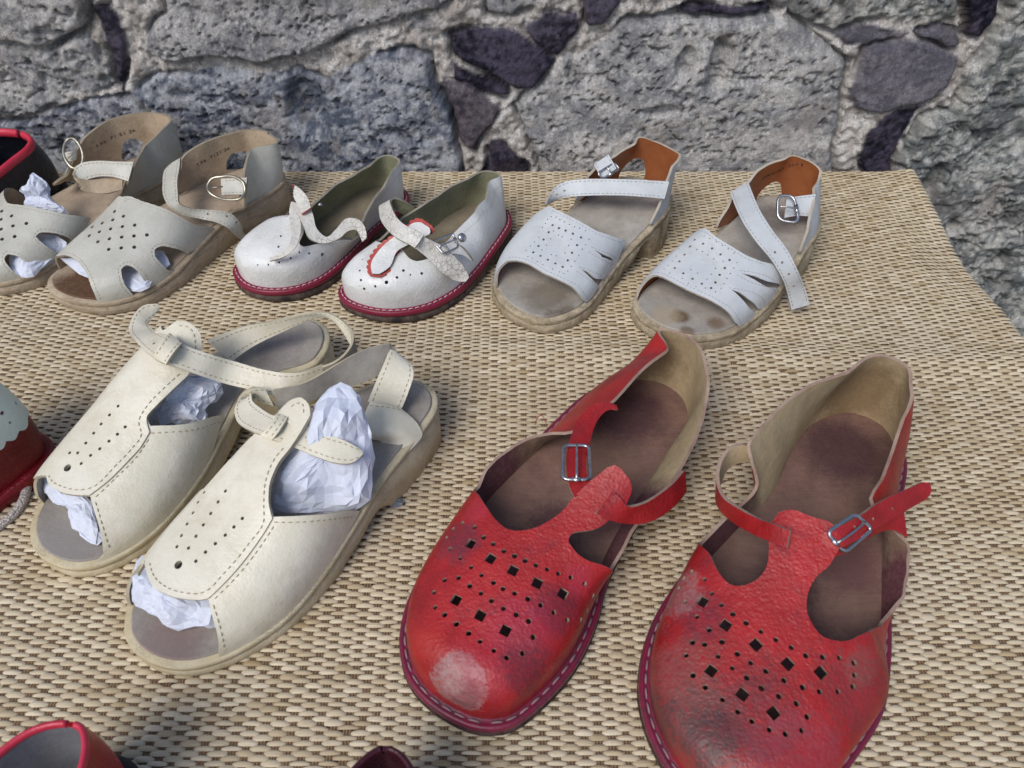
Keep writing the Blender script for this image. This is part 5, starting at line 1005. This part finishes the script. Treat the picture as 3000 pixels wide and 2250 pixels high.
rB, SB, FB = sandal('wedge_sandal', 'beige open-toe sandal whose loose strap trails to the white toddler shoe', 'sandal', 'beige wedge sandals with oval buckles', 'F', outBR, (-19.4,51.8), (-28.3,37.5), dict(
 zt=ztB, zb=zbB, solem=M_CORK2, smats=bm, sst=0.14, log=1, insm=ins_b, wob=0.01,
 cocoons=dict(v=dict(h=hB, ex=one(.8), ez=one(.72), shift=prof([(0,0),(0.6,-0.5),(1,-.2)])), c=dict(h=one(10.0), ex=one(.7), ez=one(1.0), lean=.2, bulge=.08, fit=fitR)),
 pieces=[('vamp', 'v', vampB, [(x, y, .13) for x, y in holesB], [], bm, .15, stB),
  ('heel_counter', 'c', [[('hl',5.2,'R'),('R',1764,240,5.2),('R',1742,330,5.3),('R',1702,480,4.8),('R',1700,600,4.2),('R',1700,740,3.2),('R',1640,780,2.5)], [('uv',0.0,0.42),('uv',0.0,0.0)], [('uv',1.0,0.0),('uv',1.0,0.36)], [('L',1235,640,2.8),('L',1243,500,4.3),('L',1245,400,4.8),('L',1300,340,5.1),('L',1400,280,5.4),('L',1500,240,5.4),('L',1600,214,5.4),('hl',5.35,'L')]],
   [], [[('f',1567,462),('f',1570,400),('f',1600,355),('f',1660,337),('f',1715,340),('f',1722,400),('f',1700,450),('f',1640,465),('f',1568,463)]], bm, .17, None)],
 straps=[('ankle_strap', [(1190,420,5.2,1250,385,5.5),(1145,465,4.9,1245,450,5.3),(1128,560,4.6,1230,545,4.9),(1135,655,4.2,1235,640,4.4),(1180,730,3.8,1245,705,4.1),(1260,778,3.4,1310,735,3.8),(1400,810,3.0,1420,745,3.5),(1500,832,2.8,1530,752,3.3),(1580,870,2.4,1610,775,2.9),(1640,925,1.5,1675,850,2.0),(1700,965,.5,1700,915,.9),(1790,985,.15,1790,920,.3)], None, [(1443,775),(1575,790),(1640,835)], .14),
  ('buckle_tab', [(1715,522,5.2,1705,640,4.4),(1620,526,5.1,1620,640,4.3),(1532,530,5.0,1540,645,4.2)], None, [], .14)]))
def oval_buckle(root, cr, P, r, mat, pr):
    Q = spline(pts(cr, P), 40, closed=True); V, Fc = tube(Q, r, 8, closed=True, ry=0.8); o = mesh('buckle', V, Fc, mat, root)
    V, Fc = tube(spline(pts(cr, pr), 8), 0.06, 6); mesh('prong', V, Fc, mat, o)
stamp(rB, FB['c'], 'F', '136  7121 26', (1355,438), (1590,318), 0.32, 0.185, M_INK)
oval_buckle(rB, 'F', [(1440,580,4.7),(1470,530,5.0),(1540,515,5.1),(1620,515,5.2),(1690,560,5.0),(1700,620,4.6),(1670,665,4.4),(1590,676,4.3),(1500,655,4.3),(1455,625,4.5)], 0.10, M_BRASS, [(1545,585,5.2),(1500,590,5.3),(1445,600,5.0)])
dBL = (-7.9, 1.9); outBL = [(a+dBL[0], b+dBL[1]) for a, b in outBR]
fitL = [('R',860,640,3.2),('R',890,560,4.4),('R',940,430,5.1),('R',1010,300,5.3),('L',850,92,5.75),('L',750,120,5.7),('L',640,190,5.6),('L',570,250,5.3),('L',520,330,4.9),('L',450,500,4.3)]
rB, SB, FB = sandal('wedge_sandal', 'beige sandal cut off by the left photo edge, strap curled inside its heel', 'sandal', 'beige wedge sandals with oval buckles', 'F', outBL, (-27.3,53.7), (-36.2,39.4), dict(
 zt=ztB, zb=zbB, solem=M_CORK2, smats=bm, sst=0.14, log=1, insm=ins_b, wob=0.01,
 cocoons=dict(v=dict(h=hB, ex=one(.8), ez=one(.72), shift=prof([(0,0),(0.6,-0.5),(1,-.2)])), c=dict(h=one(10.0), ex=one(.7), ez=one(1.0), lean=.2, bulge=.06, fit=fitL)),
 pieces=[('vamp', 'v', [[('uv',0.0,0.86),('uv',0.3,0.82),('uv',0.6,0.80),('uv',1,0.80)], [('uv',1,0.54),('uv',0.85,0.56)], [('n',50,700),('n',150,712),('n',300,742),('n',450,775),('n',630,806)], [('n',600,870),('n',510,960)], [('n',440,925),('n',350,905),('n',280,905),('n',250,925),('n',280,965),('n',340,1010),('n',400,1050)], [('n',370,1130),('n',290,1215)], [('n',240,1180),('n',180,1110),('n',110,1065),('n',50,1055),('n',30,1085),('n',60,1140),('n',130,1200),('n',190,1250)], [('uv',0.0,0.80)]],
   [(x, y, .13) for x, y in [(80,788),(90,857),(102,931),(183,840),(12,755),(8,812),(8,880),(14,950)]], [], bm, .15, [[('n',60,722),('n',150,732),('n',300,762),('n',450,795),('n',610,828)], [('n',500,940),('n',440,905),('n',350,885),('n',270,885),('n',235,925),('n',265,975),('n',330,1025),('n',385,1060)], [('n',280,1195),('n',250,1165),('n',190,1095),('n',110,1045),('n',40,1035),('n',12,1080),('n',45,1150),('n',120,1215)]]),
  ('heel_counter', 'c', [[('hl',5.7,'R'),('R',1075,185,5.75),('R',1010,300,5.3),('R',940,430,5.1),('R',890,560,4.4),('R',860,640,3.2),('R',740,720,2.6)], [('uv',0.0,0.42),('uv',0.0,0.0)], [('uv',1.0,0.0),('uv',1.0,0.36)], [('L',440,600,3.4),('L',450,500,4.3),('L',520,330,4.9),('L',570,250,5.3),('L',640,190,5.6),('L',750,120,5.7),('L',850,92,5.75),('hl',5.7,'L')]],
   [], [[('f',840,370),('f',843,310),('f',880,255),('f',940,248),('f',990,275),('f',975,335),('f',930,395),('f',880,412),('f',842,385)]], bm, .17, None)],
 straps=[('ankle_strap', [(928,412,5.7,890,548,4.8),(800,410,5.8,770,515,5.0),(680,405,5.8,660,520,4.9),(570,420,5.7,590,545,4.8),(518,455,5.5,552,585,4.6),(530,520,5.1,562,606,4.4),(620,540,4.7,660,632,4.0),(750,532,4.6,760,634,4.0),(860,540,4.6,850,602,4.1)], None, [], .14),
  ('buckle_tab', [(540,325,5.6,530,400,5.1),(490,338,5.7,485,408,5.2),(447,350,5.6,450,410,5.2)], None, [], .14)]))
stamp(rB, FB['c'], 'F', '136  71 21 26', (655,310), (940,195), 0.32, 0.185, M_INK)
oval_buckle(rB, 'F', [(470,256,6.1),(510,250,6.2),(552,295,5.9),(576,370,5.4),(562,435,5.0),(515,458,4.9),(465,415,5.2),(440,330,5.7)], 0.10, M_BRASS, [(500,360,5.8),(470,385,5.6)])
for lab, L, dp, sd, am, bu in [
 ('twist of white paper sticking up behind the leftmost beige sandal vamp', [(235,490,5.4),(300,540,5.0),(338,585,4.6),(325,605,4.4),(362,680,3.8),(470,765,3.3),(300,760,3.4),(160,715,3.8),(182,660,4.2),(142,610,4.8),(190,570,5.0)], .5, 21, .10, .5),
 ('white paper in the side slots of the beige sandal cut off at left', [(270,920,2.2),(400,930,2.2),(480,990,1.8),(400,1060,1.6),(235,1190,1.5),(150,1215,1.5),(60,1120,1.9),(90,1000,2.4)], .2, 22, .07, .3),
 ('white paper filling the toe and slots of the beige sandal with the trailing strap', [(440,1085,2.1),(520,1090,2.2),(850,1130,2.2),(1100,1020,2.4),(1190,1115,1.9),(1080,1200,1.7),(1010,1300,1.55),(940,1310,1.5),(800,1250,1.6),(600,1215,1.6),(500,1150,1.7)], .2, 23, .07, .25),
 ('scrap of white paper inside the instep of the beige sandal with the trailing strap', [(915,765,3.6),(950,752,3.7),(985,765,3.6),(975,785,3.3),(930,782,3.3)], .2, 24, .04, .2)]:
    paper(lab, 'F', L, dp, sd, am, bu, group='paper stuffed in the beige sandals')
# ------------------------------------------------------------------ white toddler shoes with burgundy welts
M_CRACK = leather('crinkled_white_leather', srgb(206,208,206), srgb(226,228,226), 0.36, 600, 0.00016, srgb(190,188,182), 0.25, wr=0.00012, cracks=(800, srgb(142,138,128), 0.07, 0.5))
M_STRAPW = leather('flaking_white_leather', srgb(198,196,186), srgb(216,214,206), 0.5, 500, 0.0004, srgb(160,150,132), 0.5, cracks=(330, srgb(96,86,72), 0.07, 0.85))
M_OLIVE = leather('olive_lining', srgb(124,125,100), srgb(152,151,124), 0.55, 500, 0.0003, srgb(90,88,68), 0.4)
M_GEDGE = suede('grey_cut_edge', srgb(128,124,112), srgb(160,154,140), 0.9)
M_PINK = leather('salmon_leather', srgb(168,66,62), srgb(190,88,80), 0.5, 900, 0.0001)
ztT = prof([(0, 1.7), (0.3, 1.6), (0.45, 1.3), (0.6, 1.12), (1, 1.12)]); zbT = prof([(0, 0.03), (0.28, 0.03), (0.33, 0.25), (0.5, 0.12), (0.62, 0.02), (0.88, 0.02), (1, 0.2)])
def toddler(label, cr, outp, heel, toe, cfg):
    S = Sole(outp, heel, toe); root = thing('toddler_shoe', label, 'shoe', ((heel[0]+toe[0])/2, (heel[1]+toe[1])/2, 0), 'white toddler shoes with burgundy welts')
    t = NT('burgundy_welt'); pm = t.done(t.mix(t.noise(120, 4), srgb(112,20,48), srgb(136,30,60)), 0.42, t.bump(t.noise(300, 4), 0.0003), 0.5)
    t = NT('dark_sole_leather'); dm = t.done(t.mix(t.ramp(t.noise(90, 6, 0.7), 0.4, 0.65), srgb(44,38,38), srgb(104,90,80)), 0.75, t.bump(t.noise(250, 5, 0.7), 0.0008), 0.3)
    t = NT('pink_thread'); tm = t.done(t.mix(t.noise(200, 4), srgb(176,140,146), srgb(206,186,184)), 0.8)
    welt_sole(root, S, ztT, zbT, pm, dm, tm, split=0.42, wl_=0.42, gap=0.42, ln=0.33, sr=0.04, sin=0.22)
    F = cocoon(S, 0.40, lambda u: float(ztT(u))+0.0, cfg['h'], one(.72), prof([(0, 1.0), (0.4, .95), (0.6, 0.72), (1, 0.6)]), cfg.get('shift'), cfg.get('bulge', .06), lean=.2, back=.3)
    F = fitwalls(F, cr, cfg)
    cont = contour_pts(F, cr, cfg['contour'], 1); cont = np.concatenate([[side_uv(F, F.u[0], cfg['heelz'], 'R')], cont, [side_uv(F, F.u[0], cfg['heelz'], 'L')]])
    cont = spline(cont*[F.Ls, F.Lt], 240, k=0.85)/[F.Ls, F.Lt]; cont[:, 0] = np.clip(cont[:, 0], .01, .99); cont[0, 1] = 0; cont[-1, 1] = 0; cont[1:-1, 1] = np.clip(cont[1:-1, 1], .003, 1)
    out = np.array([(0, 0)]+[tuple(p) for p in cont]+[(1, 0), (1, 1), (0, 1)])
    up = patch('upper', F, root, [M_CRACK, M_OLIVE, M_GEDGE], out, [F.circle(F.inv(cr, x, y), rr, 8) for x, y, rr in cfg['dots']], h=0.26, th=0.15, edge_h=0.14)
    mb = MB(); n = len(cont)
    for a, b in cfg.get('strows', [(4, 90), (150, 236)]):
        q = cont[a:b].copy(); q[:, 0] += np.where(q[:, 0] < .5, -1, 1)*0.28/F.Ls; stitches(mb, F, q, gap=0.2, ln=0.12, r=0.018)
    mb.build('stitching', M_TAN, up)
    slab('insole', S, root, [suede('toddler_footbed', srgb(112,104,88), srgb(142,132,112), 0.75)], [(0.44, lambda u: ztT(u)+0.0, 0), (0.44, lambda u: ztT(u)+0.12, 0), (0.5, lambda u: ztT(u)+0.16, 0)], dish=0.06, bottom=False)
    for nm, L, ol, hl, th, mt in cfg['straps']: straps(root, cr, L, mt, nm, th=th, outline=ol, holes=hl, hr=0.07)
    return root, S, F
hT = prof([(0, 9.0), (0.3, 8.0), (0.42, 5.6), (0.5, 4.3), (0.6, 3.5), (0.7, 3.0), (0.8, 2.6), (0.9, 2.15), (0.96, 1.7), (1.0, 0.9)])
sw = [M_STRAPW, M_OLIVE, M_GEDGE]
outTR = [(-11.3,38.8),(-10.9,37.8),(-9.8,37.0),(-7.8,36.5),(-5.5,37.0),(-3.6,38.5),(-2.4,40.2),(-1.4,42.0),(-0.5,43.9),(0.0,45.6),(-0.3,47.1),(-1.6,48.0),(-3.2,47.9),(-4.5,46.9),(-5.9,45.2),(-7.6,43.3),(-9.3,41.6),(-10.7,40.2)]
r, S, F = toddler('white toddler shoe with a silver buckle and flaking strap, in front of its pair', 'E', outTR, (-1.6,48.0), (-8.9,36.6), dict(h=hT, heelz=4.4, shift=prof([(0,0),(0.7,-0.1),(1,0)]), bulge=.08,
 contour=[('R',1838,300,4.4),('R',1825,400,4.3),('R',1750,490,4.2),('R',1680,560,3.8),('R',1610,630,3.5),('R',1550,690,3.3),('n',1480,755),('n',1430,797),('n',1370,807),('n',1325,788),('n',1290,745),('n',1255,700),('n',1215,680),('n',1165,690),('L',1135,660,3.2),('L',1200,595,3.4),('L',1280,520,3.7),('L',1400,445,4.1),('L',1500,382,4.2),('L',1600,312,4.35),('L',1700,268,4.45)],
 dots=[(1004,868,.075),(1012,931,.085),(1033,987,.095),(1105,971,.085),(1177,945,.12),(1245,913,.09),(1287,868,.095),(1332,896,.055),(1406,887,.09),(1022,798,.05)],
 straps=[('tongue_backing', [(1062,905,3.35,1142,912,3.3),(1045,820,3.55,1235,845,3.45),(1105,715,4.0,1278,735,3.9),(1190,650,4.5,1340,690,4.3),(1290,585,4.9,1440,640,4.7),(1345,532,5.1,1490,625,4.9),(1405,528,5.2,1478,580,5.1)], 'scallop', [], .07, [M_PINK, M_PINK, M_PINK]),
  ('tongue', [(1085,888,3.55,1130,890,3.5),(1078,820,3.75,1200,840,3.65),(1130,735,4.2,1245,745,4.1),(1200,670,4.7,1320,700,4.5),(1300,600,5.1,1420,650,4.9),(1350,560,5.3,1460,625,5.1),(1400,555,5.35,1455,590,5.3)], None, [], .08, [M_CRACK, M_OLIVE, M_GEDGE]),
  ('ankle_strap', [(1365,462,3.9,1300,508,3.5),(1290,412,4.7,1250,480,3.9),(1225,392,5.1,1205,460,4.1),(1200,405,5.2,1140,440,4.4),(1215,470,5.2,1132,510,4.4),(1262,545,5.4,1175,595,4.8),(1340,600,5.6,1245,658,5.1),(1420,650,5.5,1335,705,5.1),(1530,705,4.8,1440,785,4.3),(1640,800,3.8,1540,882,3.3),(1700,880,2.9,1640,938,2.5),(1712,912,2.6,1692,940,2.4)], None, [], .15, sw),
  ('strap_keeper', [(1350,590,5.9,1420,635,5.7),(1325,640,5.7,1385,690,5.5),(1320,680,5.4,1360,720,5.3)], None, [], .1, sw),
  ('buckle_tab', [(1560,690,3.9,1600,760,3.5),(1640,700,3.8,1670,770,3.2),(1700,760,3.3,1740,812,2.6)], None, [], .12, [M_CRACK, M_OLIVE, M_GEDGE])]))
buckle4(r, 'E', [(1480,684),(1605,628),(1648,715),(1548,762)], 0.075, M_STEEL, [4.9,4.7,4.3,4.5], prong=(1, 3), k=.1)
def rivet(root, C, n, r, mat):
    n = np.array(n, float); n /= np.linalg.norm(n); a = np.cross(n, [0, 0, 1.0]); a /= np.linalg.norm(a)+1e-9; b = np.cross(n, a); V = [C+n*r*0.55]; Fc = []; m = 14
    for k, (rr, hh) in enumerate([(.45, .48), (.8, .28), (1, .05), (1, -.2)]):
        for i in range(m): t = 2*math.pi*i/m; V.append(C+n*r*hh+(a*math.cos(t)+b*math.sin(t))*r*rr)
    for i in range(m): Fc.append([0, 1+i, 1+(i+1) % m])
    for k in range(3):
        for i in range(m): Fc.append([1+k*m+i, 1+(k+1)*m+i, 1+(k+1)*m+(i+1) % m, 1+k*m+(i+1) % m])
    mesh('rivet', np.array(V), Fc, mat, root)
rivet(r, W('E', 1668, 655, 4.15), (0.5, -0.5, 0.6), 0.30, M_STEEL)
outTL = [(-18.7,41.0),(-18.2,39.9),(-17.4,39.1),(-16.0,38.6),(-14.1,38.8),(-12.6,39.8),(-11.4,41.5),(-10.5,43.1),(-9.6,44.8),(-8.4,46.4),(-7.5,48.2),(-7.8,49.6),(-9.1,50.5),(-10.7,50.2),(-11.9,49.2),(-13.2,47.5),(-15.0,45.6),(-16.7,44.0),(-18.1,42.6)]
r, S, F = toddler('white toddler shoe with a twisted unbuckled strap, next to the beige sandal', 'E', outTL, (-9.0,50.4), (-16.4,38.6), dict(h=hT, heelz=4.2, shift=prof([(0,0),(0.7,-0.1),(1,0)]), bulge=.08,
 contour=[('R',1222,215,4.25),('R',1198,262,4.25),('R',1150,350,4.15),('R',1090,430,4.1),('R',1050,500,3.8),('R',1018,580,3.5),('R',1010,640,3.0),('n',960,672),('n',900,668),('n',820,682),('n',700,702),('n',635,712),('n',612,690),('n',640,620),('n',640,560),('L',655,500,3.3),('L',690,440,3.6),('L',780,360,4.0),('L',850,300,4.1),('L',950,250,4.2),('L',1050,190,4.25)],
 dots=[(493,645,.08),(477,714,.08),(613,750,.06),(677,757,.07),(762,765,.125),(557,788,.07),(482,816,.07),(412,830,.06),(343,832,.05)], strows=[(4, 90), (170, 236)],
 straps=[('tongue', [(420,806,3.3,425,780,3.4),(510,780,3.6,490,755,3.7),(580,730,4.0,545,705,4.2),(615,650,4.3,560,640,4.4),(622,570,4.6,552,560,4.7),(605,500,4.9,548,470,5.0),(600,430,5.1,560,420,5.2)], None, [], .1, [M_STRAPW, M_PINK, M_GEDGE]),
  ('loose_strap', [(600,392,5.2,580,475,5.0),(670,430,5.1,610,520,4.9),(702,510,4.8,640,580,4.6),(728,600,4.3,680,660,4.1),(790,650,3.9,762,692,3.7),(850,600,4.1,872,660,3.7),(920,530,4.4,930,612,3.9),(1000,540,4.3,980,605,3.9),(1038,590,4.0,1000,635,3.7),(1048,655,3.6,1020,682,3.4)], None, [], .14, sw),
  ('strap_tip', [(568,308,5.9,580,318,5.9),(622,342,5.8,576,392,5.5),(670,402,5.5,602,442,5.2),(686,462,5.3,625,500,5.1)], None, [], .12, [M_STRAPW, M_PINK, M_PINK])]))
rivet(r, W('E', 750, 445, 3.6), (0.3, -0.8, 0.3), 0.16, M_STEEL)
# ------------------------------------------------------------------ shoes cut off by the frame
def plain_shoe(label, outp, heel, toe, top, mats, insm, trim=None, front=0.58, h=None, cat='shoe', name='shoe', solem=None, sz=1.0, lean=.3, fit=(), cr='F', bulge=.1):
    S = Sole(outp, heel, toe); root = thing(name, label, cat, ((heel[0]+toe[0])/2, (heel[1]+toe[1])/2, 0))
    zt = prof([(0, sz+.5), (0.3, sz+.4), (0.5, sz), (1, sz)]); zb = prof([(0, .02), (.5, .02), (1, .15)])
    slab('sole', S, root, [solem], [(0.10, zb, 0), (0.0, lambda u: zb(u)+0.1, 0), (-0.02, lambda u: (zb(u)+zt(u))/2, 0), (0.0, lambda u: zt(u)-0.06, 0), (0.12, zt, 0), (0.6, zt, 0)], cap=False)
    slab('insole', S, root, [insm], [(0.42, lambda u: zt(u)+0.0, 0), (0.42, lambda u: zt(u)+0.12, 0), (0.48, lambda u: zt(u)+0.16, 0)], dish=0.05, bottom=False)
    h = h or prof([(0, 9), (0.4, 8), (0.55, 5), (0.7, 3.6), (0.9, 2.5), (1, 1.2)])
    F = cocoon(S, 0.3, lambda u: float(zt(u)), h, one(.72), prof([(0, 1), (0.5, .95), (0.7, .72), (1, .65)]), None, bulge, lean=lean); F = fitwalls(F, cr, dict(contour=fit, wexp=1.4))
    zc = prof(top); us = np.linspace(0.02, front, 14); cont = [side_uv(F, F.u[0], float(zc(0)), 'R')]+[side_uv(F, u, float(zc(u)), 'R') for u in us]+[np.array([0.5, np.interp(front+.07, F.u, np.linspace(0, 1, F.nt))])]+[side_uv(F, u, float(zc(u)), 'L') for u in us[::-1]]+[side_uv(F, F.u[0], float(zc(0)), 'L')]
    cont = spline(np.array(cont)*[F.Ls, F.Lt], 200, k=.85)/[F.Ls, F.Lt]; cont[0, 1] = 0; cont[-1, 1] = 0; cont[1:-1, 1] = np.clip(cont[1:-1, 1], .003, 1)
    out = np.array([(0, 0)]+[tuple(p) for p in cont]+[(1, 0), (1, 1), (0, 1)]); up = patch('upper', F, root, mats, out, [], h=0.3, th=0.18)
    if trim:
        P = F.P(cont)-F.N(cont)*0.09; V, Fc = tube(P[1:-1], trim[1], 8, ry=1.5); mesh('binding', V, Fc, trim[0], root)
    return root, S, F, up, cont
t = NT('black_patent'); M_BLACK = t.done(t.mix(t.noise(40, 4), srgb(14,14,22), srgb(30,32,46)), 0.22, t.bump(t.noise(140, 5, 0.7, 0.6), 0.0016), 0.5)
t = NT('binding_red'); M_BIND = t.done(t.mix(t.noise(90, 4), srgb(180,30,50), srgb(206,60,84)), 0.35, t.bump(t.noise(500, 3), 0.0002), 0.5)
t = NT('dark_rubber'); M_DRUB = t.done(srgb(38,34,34), 0.7)
M_DRED = leather('dark_red_leather', srgb(96,8,18), srgb(132,18,28), 0.34, 700, 0.0002, srgb(150,70,70), 0.35, wr=0.0005, dscale=200)
M_MINT = leather('mint_leather', srgb(192,206,200), srgb(210,220,214), 0.42, 900, 0.0001)
M_GREYIN = suede('grey_shoe_lining', srgb(112,112,116), srgb(140,140,142), 0.8)
M_RED3 = leather('glossy_red_leather', srgb(138,8,14), srgb(164,16,22), 0.3, 900, 0.0001)
M_MAROON = leather('maroon_leather', srgb(48,16,26), srgb(66,24,36), 0.3, 900, 0.0001)
plain_shoe('black patent shoe with red bound edge at the upper left of the photo', [(-36.8,52.9),(-35.0,52.5),(-33.9,51.3),(-33.8,49.8),(-34.6,47.6),(-35.8,45.2),(-37.0,42.6),(-38.6,40.2),(-41.0,38.6),(-43.6,39.4),(-44.6,42.0),(-43.8,45.2),(-41.6,48.6),(-39.4,51.4),(-38.2,52.6)], (-36.4,52.9), (-42.4,38.7), [(0, 5.1), (.2, 5.0), (.4, 4.6), (.6, 4.4), (1, 4)], [M_BLACK, M_BLACK, M_BLACK], M_DRUB, (M_BIND, .22), solem=M_DRUB, sz=.6, lean=1.7, bulge=.14, fit=[])
r, S, F, up, cont = plain_shoe('dark red shoe with scalloped mint trim at the left edge of the photo', [(-25.7,26.9),(-24.9,26.4),(-24.4,25.2),(-24.9,23.9),(-25.9,22.5),(-27.0,20.6),(-28.4,18.6),(-30.4,17.2),(-32.4,17.6),(-33.4,19.8),(-32.4,22.6),(-30.6,25.0),(-28.8,26.8),(-27.2,27.4)], (-25.9,27.1), (-31.6,17.3), [(0, 6.4), (.2, 6.2), (.4, 5.4), (.6, 4.4), (1, 4)], [M_DRED, M_GREYIN, M_GREYIN], M_GREYIN, (M_BIND, .06), solem=M_DRED, sz=.55, lean=.5, bulge=.1)
for sd in 'RL':      # scalloped trim, one piece each side of the back seam
    us = np.linspace(0.0, 0.5, 46); low = []
    for k, u in enumerate(us): low.append(side_uv(F, max(u, F.u[0]), 3.55+0.25*u-0.28*abs(math.sin(u*math.pi*16)), sd))
    hi = [side_uv(F, max(u, F.u[0]), float(prof([(0, 6.35), (.2, 6.15), (.5, 4.9)])(u)), sd) for u in us[::-1]]
    P = np.array(low+hi); P[:, 1] = np.clip(P[:, 1], 0.002, 1)
    if sd == 'R':
        hs = [F.circle(side_uv(F, u, z, 'R'), rr, 8) for u, z, rr in [(.06,4.6,.1),(.13,4.3,.07),(.13,5.0,.11),(.22,4.6,.07),(.22,5.2,.1)]]
    else: hs = []
    patch('scalloped_trim', F, r, [M_MINT, M_MINT, M_MINT], P, hs, th=.1, off=.09, h=.3)
t = NT('braided_lace'); w = t.voro(900, 'F1'); M_LACE = t.done(t.mix(w, srgb(214,206,200), srgb(158,150,146)), 0.8, t.bump(w, 0.0008))
L = spline(pts('S', [(-60,1580,.25),(0,1540,.25),(42,1505,.25),(70,1462,.3),(84,1412,.4),(108,1384,.5),(135,1366,.6),(152,1358,.7),(165,1340,.6),(150,1320,.5)]), 70)
V, Fc = tube(L, 0.24, 10); mesh('shoelace', V, Fc, M_LACE, r)
plain_shoe('glossy red shoe with grey lining at the bottom left corner', [(-15.9,10.3),(-15.0,10.1),(-14.4,9.3),(-14.2,7.8),(-14.4,5.5),(-14.6,2.5),(-15.0,-1),(-16.5,-3.5),(-19.0,-3.6),(-20.6,-1),(-20.6,2.5),(-19.8,6),(-18.6,8.6),(-17.2,10)], (-16.0,10.3), (-17.8,-3.9), [(0, 5.0), (.2, 4.9), (.4, 4.5), (.6, 4.4), (1, 4)], [M_RED3, M_GREYIN, M_RED3], M_GREYIN, (M_BIND, .13), solem=M_DRUB, sz=.5, lean=.1, bulge=.05)
plain_shoe('dark maroon shoe whose heel just enters the bottom edge', [(-4.6,9.6),(-3.8,9.4),(-2.9,8.4),(-2.6,6.8),(-2.4,4),(-2.2,1),(-2.8,-2),(-4.5,-3.6),(-6.6,-3),(-7.6,0),(-7.4,3.5),(-6.8,6.6),(-5.8,8.8)], (-4.6,9.6), (-4.9,-3.8), [(0, 4.6), (.2, 4.6), (.4, 4.4), (.6, 4.4), (1, 4)], [M_MAROON, M_MAROON, M_MAROON], M_MAROON, (M_MAROON, .12), solem=M_DRUB, sz=.5, lean=.2, bulge=.05)
# ------------------------------------------------------------------ small scraps on the mat
t = NT('crumpled_foil'); M_FOIL = t.done(srgb(150,156,164), 0.35, t.bump(t.noise(900, 5, .7), .001), 0.5, 0.6)
c = W('S', 1158, 1470, .15); rr = np.random.default_rng(4); V = []; Fc = []
for i in range(9):
    for j in range(12):
        a = math.pi*i/8; b = 2*math.pi*j/12; V.append(c+np.array([math.sin(a)*math.cos(b)*.42, math.sin(a)*math.sin(b)*.3, math.cos(a)*.14])*rr.uniform(.7, 1.3))
for i in range(8):
    for j in range(12): Fc.append([i*12+j, i*12+(j+1) % 12, (i+1)*12+(j+1) % 12, (i+1)*12+j])
tag(mesh('foil_scrap', V, Fc, M_FOIL, None, smooth=False, origin=(c[0], c[1], 0)), 'tiny crumpled foil scrap on the mat beside the cream sandal heel', 'foil scrap')
t = NT('red_thread'); M_RTH = t.done(srgb(150,40,30), 0.8)
P = spline(pts('S', [(1958,985,.9),(1955,972,.7),(1962,966,.6),(1978,962,.5),(1990,964,.5),(2002,957,.5),(2012,966,.6),(2004,975,.8)]), 40)
P[:, 2] += 0.0; V, Fc = tube(P, 0.022, 5); tag(mesh('loose_thread', V, Fc, M_RTH, None, origin=tuple(P[0])), 'loose red thread curling from the heel of the left red shoe', 'thread')
P = spline(pts('A', [(640,440,4.2),(620,404,4.3),(605,415,4.0),(596,440,3.6)]), 20); V, Fc = tube(P, 0.02, 5); tag(mesh('loose_thread', V, Fc, M_RTH, None, origin=tuple(P[0])), 'short red thread sticking out beside the buckle of the left red shoe', 'thread')
